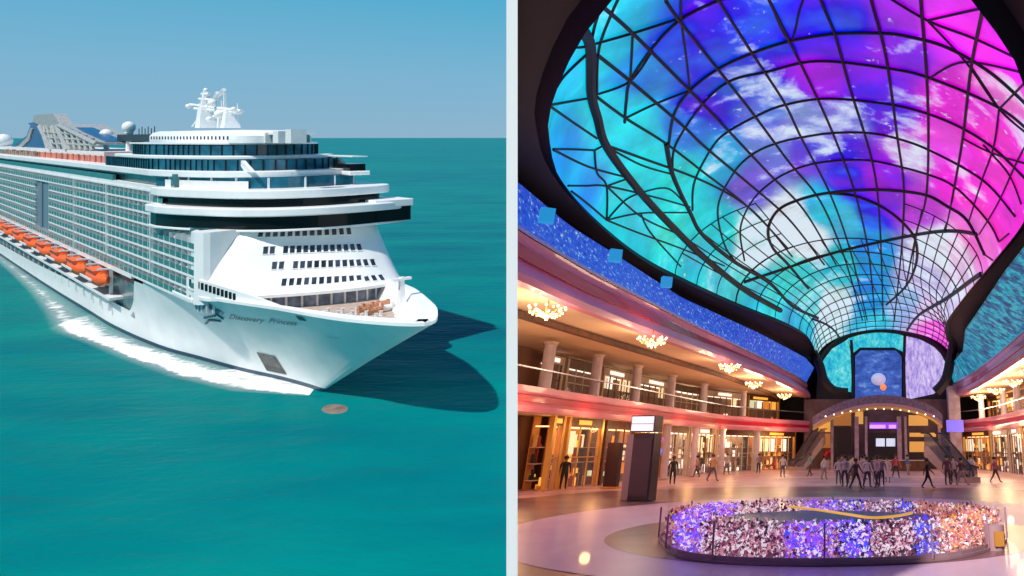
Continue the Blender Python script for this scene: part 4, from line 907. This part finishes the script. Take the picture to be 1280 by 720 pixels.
for x in (1040, 1071, 1083, 1125, 1133, 1176):
    w_ = 2.6 if x in (1071, 1125) else 1.6; ph0 = at_d(x-w_, 585, 91)[0]; ph1 = at_d(x+w_, 585, 91)[0]; m = MB(); m.box(ph0, ph1, 90.6, 91.2, FL, 3.4); ab(m, 'pillar', portm, end)
poly_at([(1087, 528), (1122, 528), (1122, 536), (1087, 536)], 90.4, .2, 'sign_panel', mat('sign_violet', (.3, .1, .6), .4, emit=lin((120, 50, 210)), es=.9), end)
poly_at([(1087, 531), (1107, 531), (1107, 535.5), (1087, 535.5)], 90.2, .1, 'lit_text_strip', mat('sign_lilac', (.6, .4, .8), .4, emit=lin((205, 150, 250)), es=1.), end); poly_at([(1111, 531), (1120, 531), (1120, 535.5), (1111, 535.5)], 90.2, .1, 'lit_text_strip', MATS['sign_lilac'], end)
for a, b in ((1095, 1106), (1108, 1119)): poly_at([(a, 548), (b, 548), (b, 558), (a, 558)], 91.5, .2, 'screen', mat('screen_pale', (.6, .7, .8), .4, emit=lin((190, 205, 225)), es=.9), end)
for k in range(14):  # row of small bulbs added under the arch for extra glow
    x_, h_ = at_d(1032+k*10.4, 521-10*math.sin(math.pi*(k+.3)/13.6), 87.2); m = MB(); m.ball((x_, 87.2, h_), .07, 6); ab(m, 'bulb', bulb, end)
fb = athing('bowed_balcony', 'arched lilac balcony spanning the portal at the far end of the hall', 'balcony')
BP = [(1016, 527), (1035, 516), (1060, 506), (1085, 501), (1100, 500), (1120, 501), (1145, 506), (1165, 514), (1178, 524)]
P = catmull(BP, 5)
for nm, dy0, dy1, mt_, d in (('balustrade', -6, 4, mat('balustrade_violet', (.16, .11, .20), .4, noise=.3, nscale=3), 88), ('fascia', 4, 8, mat('arch_pink', (.42, .24, .30), .4), 87.8), ('gold_edge', 8, 11, mat('gilt_glow', (.6, .38, .1), .35, metal=.4, emit=lin((170, 120, 40)), es=.25), 88)):  # gold edge emits a faint glow, lamplight put into its colour
    m = MB(); r0 = [(*[at_d(x, y+dy0, d)[0]], d, at_d(x, y+dy0, d)[1]) for x, y in P]; r1 = [(at_d(x, y+dy1, d)[0], d, at_d(x, y+dy1, d)[1]) for x, y in P]
    m.loft([[(a[0], a[1], a[2]), (b[0], b[1], b[2]), (b[0], b[1]+1.2, b[2]), (a[0], a[1]+1.2, a[2])] for a, b in zip(r0, r1)]); ab(m, nm, mt_, fb)
m = MB(); m.box(12.2, 13.6, 93, 94.4, FL, 7.0); tag(ab(m, 'pillar', portm), 'broad lilac pillar right of the arched balcony at the far end', 'pillar')
# violet banner screen on the right walkway edge
q0 = at_d(1183, 525, 86); q1 = at_d(1205, 540, 86); m = MB(); m.box(q0[0], q1[0], 86, 86.3, q1[1], q0[1]); tag(ab(m, 'banner_screen', mat('banner_blue', (.2, .2, .6), .4, emit=lin((95, 80, 225)), es=1.)), 'small blue violet screen at the end of the right walkway', 'screen')

# --- display bed with sparkling blossoms
CX, CY = -.5, 22.1; RX, RY = 4.7, 4.6
bed = athing('display_bed', 'oval planter crowded with sparkling pink and violet blossoms behind low glass panels', 'planter', (CX, CY, FL+.02))
def wob(a): return 1+.035*math.sin(3*a+.6)+.025*math.sin(5*a)
def oval(r, z, n=60): return [(RX*r*wob(2*math.pi*k/n)*math.cos(2*math.pi*k/n), RY*r*wob(2*math.pi*k/n)*math.sin(2*math.pi*k/n), z) for k in range(n)]
m = MB(); m.loft([oval(1, 0), oval(1, .06)]); m.build('plinth', mat('bed_plinth', (.40, .23, .26), .3), bed)
m = MB(); m.loft([oval(.68, .12), oval(.66, .5)]); m.build('inner_wall', mat('bed_purple', (.10, .03, .14), .4), bed)
cols6 = [mat('blossom_%s' % n, c, .4, emit=c, es=e_) for n, c, e_ in (('pink', (.85, .40, .50), .45), ('white', (.9, .85, .9), .7), ('violet', (.30, .08, .85), .9), ('coral', (.80, .25, .16), .35), ('plum', (.10, .02, .06), 0.02), ('blue', (.06, .08, .9), .9), ('rose', (.45, .10, .18), .2), ('gold', (.85, .5, .12), .5))]  # blossoms glow by themselves, the sparkle is put into their colour
m = MB(); rr_ = random.Random(3)
for k in range(22000):
    a = rr_.random()*2*math.pi
    if math.sin(a) > .55 and rr_.random() < .5: continue
    r = rr_.uniform(.70, .965); z = .1+rr_.random()*.66*(1.0 if r < .93 else .94)
    x, y = RX*r*wob(a)*math.cos(a), RY*r*wob(a)*math.sin(a); sx = x
    # colour zones round the bed: violet and blue clumps, coral on the right
    zone = rr_.random()
    if -3.9 < sx < -2.9 or -.9 < sx < .2: c = rr_.choice([2, 2, 5, 1, 6, 0])
    elif .3 < sx < 1.0: c = rr_.choice([5, 2, 1, 4])
    elif 2.0 < sx < 2.5: c = rr_.choice([5, 5, 4, 1, 6])
    elif sx > 2.6: c = rr_.choice([3, 3, 0, 7, 4, 6, 1])
    elif sx < -3.9: c = rr_.choice([7, 3, 4, 6, 0, 4])
    else: c = rr_.choice([0, 0, 1, 6, 4, 4, 6, 1])
    s_ = rr_.uniform(.018, .05); m.mi = c
    v = [Vector((rr_.uniform(-1, 1), rr_.uniform(-1, 1), rr_.uniform(-1, 1))).normalized()*s_*1.5 for _ in range(4)]; i0 = len(m.v); m.v += [(x+q.x, y+q.y, z+q.z) for q in v]
    for f in ((0, 1, 2), (0, 2, 3), (0, 3, 1), (1, 3, 2)): m.f.append(tuple(i0+q for q in f)); m.m.append(c)
o = m.build('blossoms', cols6, bed); o['kind'] = 'stuff'
m = MB(); m.loft([oval(.99, .06), oval(.99, .14)], cap=False); m.build('kick_band', mat('bed_kick', (.42, .26, .29), .25), bed)
for k in range(0, 48, 4):
    a = 2*math.pi*k/48
    m = MB(); m.box(RX*wob(a)*math.cos(a)-.02, RX*wob(a)*math.cos(a)+.02, RY*wob(a)*math.sin(a)-.02, RY*wob(a)*math.sin(a)+.02, .06, .8); m.build('glass_post', mat('post_plum', (.40, .22, .28), .3), bed)
m = MB(); m.loft([oval(1.0, .14), oval(1.0, .8)], cap=False); m.build('glass_panel', mat('bed_glass', (.9, .8, .85), .05, alpha=.10, spec=.8), bed)
m = MB(); pts = [Vector((at_h(x, y, FL+.9)[0]-CX, at_h(x, y, FL+.9)[1]-CY, .88)) for x, y in catmull([(985, 633), (1020, 637), (1060, 643), (1090, 647), (1120, 645), (1140, 641)], 5)]
m.tube(pts, .03, 6); m.build('light_ribbon', mat('ribbon_gold', (.8, .55, .1), .4, emit=lin((235, 175, 60)), es=.7), bed)
m = MB(); m.lathe([(2.6, .12), (2.4, .4), (.1, .42)], n=32, sx=1, sy=1.05); m.build('centre_mound', mat('bed_purple2', (.05, .012, .07), .9, spec=.1), bed)

# --- kiosk and floor items
def item(px, py): x, d = at_h(px, py, FL); return x, d
x, d = item(797, 626); t = athing('information_kiosk', 'tall dark kiosk with a glowing white screen head standing by the pale floor ring', 'kiosk', (x, d, FL+.016), -.25)
kd = mat('kiosk_dark', (.045, .022, .03), .3, coat=.3)
m = MB(); m.box(-.35, .75, -.4, .4, 0, 2.95); m.build('body', kd, t, bevel=.03); m = MB(); m.box(-.72, -.35, -.36, .36, 0, 2.9); m.build('pilaster', mat('kiosk_stone', (.42, .27, .28), .4), t, bevel=.02)
m = MB(); m.box(-.55, .72, -.42, .42, 3.0, 3.75); hd = m.build('head', kd, t); m = MB(); m.box(-.5, .67, -.45, -.42, 3.05, 3.35); m.box(-.5, .67, -.45, -.42, 3.38, 3.7); m.build('screen', mat('kiosk_screen', (.8, .8, .9), .3, emit=lin((225, 222, 238)), es=1.), hd)
m = MB(); m.box(-.3, .7, -.44, -.4, .2, 2.7); m.build('front_panel', mat('kiosk_panel', (.10, .055, .065), .15), t)
x, d = item(763, 611); t = athing('advertising_column', 'plain dark slab beside the golden shop fronts left of the kiosk', 'advertising column', (x, d, FL+.02), -.4)
m = MB(); m.box(-.5, .5, -.15, .15, .1, 2.6); m.build('panel', kd, t, bevel=.02); m = MB(); m.box(-.6, .6, -.25, .25, 0, .1); m.build('base', gold, t)
x, d = item(822, 598); t = athing('neon_sculpture', 'violet and blue glowing twisted sculpture on a pedestal right of the kiosk', 'sculpture', (x, d, FL+.02))
m = MB(); m.lathe([(.55, 0), (.45, .6), (.5, 1.7)], n=12); m.build('pedestal', mat('pedestal_rust', (.35, .10, .05), .5), t)
m = MB(); m.tube([(.35*math.cos(k*.7), .35*math.sin(k*.7), 1.7+k*.17) for k in range(10)], .24, 8, .1); m.build('violet_coil', mat('neon_violet', (.4, .1, .8), .3, emit=lin((180, 60, 235)), es=1.1), t, smooth=True)
m = MB(); m.tube([(.35*math.cos(k*.7+3), .35*math.sin(k*.7+3), 1.6+k*.14) for k in range(9)], .24, 8, .12); m.build('blue_coil', mat('neon_blue', (.1, .2, .9), .3, emit=lin((70, 110, 250)), es=1.1), t, smooth=True)
def balloon_stand(px, py, z, col_, label):
    x, d = item(px, py); t = athing('balloon_stand', label, 'balloon display', (x, d, FL+.02))
    m = MB(); m.lathe([(.5, 0), (.5, .9), (.4, 1.0)], n=12); m.build('counter', paleg, t); mt_ = mat('balloon_'+label.split()[0], col_, .3)
    m = MB(); m.tube([(0, 0, 1), (0, 0, z)], .03, 6); m.build('pole', gold, t)
    for k in range(6): m = MB(); m.ball((.3*math.cos(k*1.05), .3*math.sin(k*1.05), z+(k % 3)*.2), .3, 10); m.build('balloon', mt_, t, smooth=True)
balloon_stand(932, 584, 2.4, (.70, .02, .10), 'crimson balloon cluster on a stand before the left shops')
balloon_stand(1036, 586, 1.5, (.75, .06, .05), 'red balloon cluster on a stand beside the left escalator')
# escalators
esc_d = mat('escalator_dark', (.04, .03, .035), .3); esc_s = mat('escalator_steel', (.5, .45, .47), .25, metal=.6)
def escalator(x, d, rz, ln, ht, label):
    t = athing('escalator', label, 'escalator', (x, d, FL+.02), rz)
    m = MB(); m.loft([[(a, y, z) for a, z in ((0, 0), (1.2, 0), (ln, ht-.7), (ln, ht), (ln-.5, ht), (1, .35), (0, .35))] for y in (-.8, .8)]); m.build('truss', esc_s, t)
    m = MB(); n = 16
    for k in range(n): m.box(1+(ln-1.5)*k/n, 1+(ln-1.5)*(k+1)/n, -.5, .5, .36+(ht-.36)*k/n, .40+(ht-.36)*(k+1)/n)
    m.build('steps', esc_d, t)
    for y in (-.72, .72):
        m = MB(); m.tube([(0, y, 1.0), (.9, y, 1.15), (ln-.6, y, ht+.9), (ln+.3, y, ht+.95)], .07, 6); m.build('handrail', esc_d, t)
        m = MB(); m.loft([[(a, y+o_, z) for a, z in ((.2, .35), (1, .35), (ln-.5, ht), (ln, ht), (ln, ht+.85), (ln-.6, ht+.85), (.9, 1.1), (.2, 1.0))] for o_ in (-.015, .015)]); m.build('balustrade', mat('escalator_glass', (.25, .2, .22), .1, alpha=.6), t)
x, d = item(1216, 604); escalator(x, d, 2.2, 4.2, 2.4, 'grey escalator rising leftward at the right of the hall')
x, d = item(990, 588); escalator(x, d, .75, 4.2, 3.4, 'dark escalator rising rightward beside the left shops')
# low round cafe tables? the bright counter near the centre
x, d = item(1160, 592); t = athing('reception_counter', 'long dark counter with a bright edge before the golden bays', 'counter', (x-3, 86, FL+.02)); m = MB(); m.box(-2, 3.5, -.5, .5, 0, 1.0); m.build('body', brown, t); m = MB(); m.box(-2.1, 3.6, -.6, .6, 1.0, 1.08); m.build('top', paleg, t)
x, d = item(1262, 697); t = athing('waste_bin', 'small bin with an amber front at the right end of the planter', 'bin', (x-.1, d+1.2, FL+.016), .3)
m = MB(); m.lathe([(.22, 0), (.25, .5), (.25, .55)], n=14); m.build('body', mat('bin_pink', (.45, .28, .3), .4), t, smooth=True); m = MB(); m.box(-.12, .12, -.27, -.2, .1, .42); m.build('front_plate', mat('bin_amber', (.6, .28, .05), .4), t)

# --- people
skin = [mat('skin_%d' % k, c, .55) for k, c in enumerate(((.50, .30, .21), (.30, .16, .10), (.62, .42, .32)))]
hairm = [mat('hair_%d' % k, c, .6) for k, c in enumerate(((.02, .014, .01), (.09, .045, .02), (.01, .01, .01)))]
def person_mesh(pose, name):
    st = {'stand': (.06, .0, .05), 'walk': (.09, .28, .3), 'idle': (.14, .05, .12)}[pose]; wd, stride, sw = st
    J = {'pel': (0, 0, .93), 'sp': (0, .01, 1.12), 'ch': (0, .0, 1.32), 'nk': (0, .01, 1.48), 'hd0': (0, 0, 1.55), 'hd': (0, -.01, 1.66)}
    R0 = {'pel': .15, 'sp': .135, 'ch': .155, 'nk': .055, 'hd0': .075, 'hd': .10}
    E = [('pel', 'sp'), ('sp', 'ch'), ('ch', 'nk'), ('nk', 'hd0'), ('hd0', 'hd')]
    for sd, n in ((-1, 'l'), (1, 'r')):
        f = stride*sd
        J[n+'h'] = (sd*.09, 0, .88); J[n+'k'] = (sd*(.09+wd*.4), -f*.45-.02, .49); J[n+'a'] = (sd*(.09+wd*.5), -f*.9+(.08 if f < 0 else 0), .09); J[n+'t'] = (sd*(.09+wd*.6), -f*.9-.15+(.08 if f < 0 else 0), .045)
        R0[n+'h'] = .095; R0[n+'k'] = .062; R0[n+'a'] = .042; R0[n+'t'] = .035
        E += [('pel', n+'h'), (n+'h', n+'k'), (n+'k', n+'a'), (n+'a', n+'t')]
        g = -sw*sd
        J[n+'s'] = (sd*.18, 0, 1.40); J[n+'e'] = (sd*.25, g*.4+.03, 1.12); J[n+'w'] = (sd*.26, g*.9-.06, .88); J[n+'f'] = (sd*.25, g-.09, .77)
        R0[n+'s'] = .062; R0[n+'e'] = .043; R0[n+'w'] = .03; R0[n+'f'] = .022
        E += [('ch', n+'s'), (n+'s', n+'e'), (n+'e', n+'w'), (n+'w', n+'f')]
    keys = list(J); me = bpy.data.meshes.new(name); me.from_pydata([J[k] for k in keys], [(keys.index(a), keys.index(b)) for a, b in E], [])
    o = bpy.data.objects.new(name, me); COL.objects.link(o); sk = o.modifiers.new('skin', 'SKIN'); sk.use_smooth_shade = True
    for k, v in zip(keys, me.skin_vertices[0].data): v.radius = (R0[k], R0[k]*(.72 if k in ('ch', 'sp', 'pel') else 1)); v.use_root = (k == 'pel')
    sb_ = o.modifiers.new('sub', 'SUBSURF'); sb_.levels = sb_.render_levels = 1
    bpy.context.view_layer.update(); out = bpy.data.meshes.new_from_object(o.evaluated_get(bpy.context.evaluated_depsgraph_get())); bpy.data.objects.remove(o); out.name = name; return out
PM = {k: person_mesh(k, 'person_'+k) for k in ('stand', 'walk', 'idle')}
def person(px, py, pose, rz, top_c, leg_c, sk, label, sc=1., skirt=False, d_=None, x_=None):
    x, d = item(px, py) if d_ is None else (x_, d_)
    me = PM[pose].copy(); tm = mat('cloth_%02d%02d%02d' % tuple(int(v*99) for v in top_c), top_c, .8); lm = mat('cloth_%02d%02d%02d' % tuple(int(v*99) for v in leg_c), leg_c, .8)
    me.materials.clear()
    for q in (skin[sk], tm, lm, goods_m[7]): me.materials.append(q)
    for p in me.polygons:
        c = p.center; p.use_smooth = True
        if c.z > 1.47: k = 0
        elif abs(c.x) > .215 and c.z < 1.0: k = 0 if c.z < .92 else 1
        elif c.z > .93: k = 1
        elif c.z > .09: k = 2
        else: k = 3
        p.material_index = k
    o = bpy.data.objects.new('person', me); COL.objects.link(o); o.matrix_world = AM @ Matrix.Translation((x, d, FL+.02)) @ Matrix.Rotation(rz, 4, 'Z') @ Matrix.Diagonal((1.18*sc, 1.22*sc, sc, 1))
    tag(o, label, 'person', None)
    h = MB(); h.lathe([(.06, 0), (.105, .03), (.118, .10), (.10, .17), (.05, .205), (.005, .21)], (0, .025, 1.58), 12); h.build('hair', hairm[(sk+px) % 3], o, smooth=True)
    fc = MB(); fc.box(-.045, -.025, -.108, -.09, 1.665, 1.68); fc.box(.025, .045, -.108, -.09, 1.665, 1.68); fc.box(-.03, .03, -.104, -.09, 1.60, 1.608); fc.build('eyes_and_mouth', goods_m[7], o)
    n_ = MB(); n_.loft([[(-.012, -.10, 1.665), (.012, -.10, 1.665), (0, -.09, 1.67)], [(-.018, -.10, 1.625), (.018, -.10, 1.625), (0, -.13, 1.63)]]); n_.build('nose', skin[sk], o)
    if skirt: s_ = MB(); s_.lathe([(.17, 1.0), (.2, .8), (.30, .42)], n=14); s_.build('skirt', tm, o, smooth=True)
    return o
PPL = [(1048, 606, 'stand', .3, (.55, .50, .52), (.10, .09, .12), 0, 'person in a grey top at the left end of the central crowd'), (1056, 609, 'idle', -.4, (.40, .33, .42), (.05, .05, .08), 2, 'person in a mauve top second from the left in the crowd'), (1063, 605, 'stand', 2.8, (.60, .52, .45), (.16, .12, .10), 0, 'person in a beige top with back turned in the crowd'), (1070, 612, 'walk', .8, (.08, .05, .07), (.05, .04, .05), 1, 'person all in black walking in front of the crowd'), (1077, 607, 'stand', -.2, (.65, .45, .42), (.30, .22, .22), 2, 'person in a salmon top and tan trousers in the crowd'), (1084, 610, 'idle', .5, (.70, .66, .66), (.08, .07, .10), 0, 'person in a white top in the middle of the crowd'), (1090, 606, 'stand', 3.0, (.14, .08, .12), (.35, .30, .32), 1, 'person in a plum top and pale trousers in the crowd'), (1096, 611, 'walk', -.7, (.50, .35, .38), (.06, .05, .07), 0, 'person in a dusty pink top stepping left in the crowd'), (1102, 608, 'stand', .1, (.22, .18, .24), (.05, .04, .06), 2, 'person in a slate top near the right end of the crowd'), (1110, 604, 'idle', -.5, (.66, .52, .50), (.40, .32, .32), 0, 'person in a pale rose dress at the right end of the crowd'), (1081, 600, 'stand', 1.2, (.45, .40, .48), (.12, .10, .12), 1, 'person in a lilac top standing behind the crowd'), (1066, 599, 'walk', 2.0, (.75, .60, .50), (.2, .16, .15), 2, 'person in a cream top walking behind the crowd'),
 (1160, 611, 'walk', 1.5, (.06, .03, .04), (.03, .02, .03), 1, 'person in dark clothes walking alone right of the crowd'), (1185, 607, 'stand', .2, (.12, .05, .07), (.06, .04, .05), 0, 'person in a maroon top left of the right escalator'), (1193, 606, 'idle', -.3, (.50, .40, .40), (.07, .05, .06), 2, 'person in a taupe top at the foot of the right escalator'), (1203, 607, 'walk', .9, (.09, .05, .08), (.35, .28, .30), 0, 'person in a black top and pale trousers before the right escalator'), (1215, 603, 'stand', 2.6, (.60, .54, .56), (.30, .24, .26), 2, 'person in a silver grey top by the right escalator rail'),
 (840, 606, 'stand', .4, (.03, .04, .04), (.03, .03, .03), 1, 'person in black standing right of the neon sculpture'), (870, 597, 'walk', -1.0, (.45, .28, .22), (.1, .07, .06), 0, 'person in a rust top walking past the left shops'), (908, 594, 'idle', .6, (.42, .40, .44), (.2, .18, .2), 2, 'person in a pewter top left of the crimson balloons'), (948, 592, 'stand', .0, (.30, .22, .2), (.06, .05, .05), 0, 'person in a brown top right of the crimson balloons'), (1030, 600, 'idle', 1.0, (.65, .6, .62), (.3, .26, .28), 2, 'person in a pearl white top left of the central crowd'), (703, 612, 'stand', .5, (.02, .02, .02), (.02, .02, .02), 1, 'person in black standing before the golden shop fronts near the divider')]
PPL += [(1120, 598, 'walk', .3, (.55, .10, .12), (.05, .05, .08), 0, 'person in a red top walking right of the crowd'), (1135, 594, 'stand', 1.0, (.10, .16, .35), (.30, .26, .22), 2, 'person in a navy top before the golden bays'), (1012, 596, 'walk', -.8, (.20, .32, .28), (.08, .07, .07), 0, 'person in a green top by the left escalator'), (978, 597, 'stand', .4, (.72, .68, .60), (.12, .12, .2), 2, 'person in an ivory top standing left of the left escalator'), (1245, 604, 'walk', 1.2, (.30, .10, .20), (.04, .04, .05), 0, 'person in a wine top walking right of the right escalator'), (890, 602, 'walk', .9, (.65, .35, .15), (.15, .13, .2), 2, 'person in an orange top crossing the pale floor on the left'), (1052, 597, 'idle', 2.4, (.15, .15, .17), (.35, .30, .28), 0, 'person in a charcoal top behind the left end of the crowd'), (1099, 599, 'idle', -2.2, (.50, .22, .30), (.10, .08, .10), 1, 'person in a raspberry top behind the right end of the crowd')]
for i, a in enumerate(PPL): person(*a, sc=1.0+.04*((i*5) % 3-1), skirt=(i in (4, 9)))
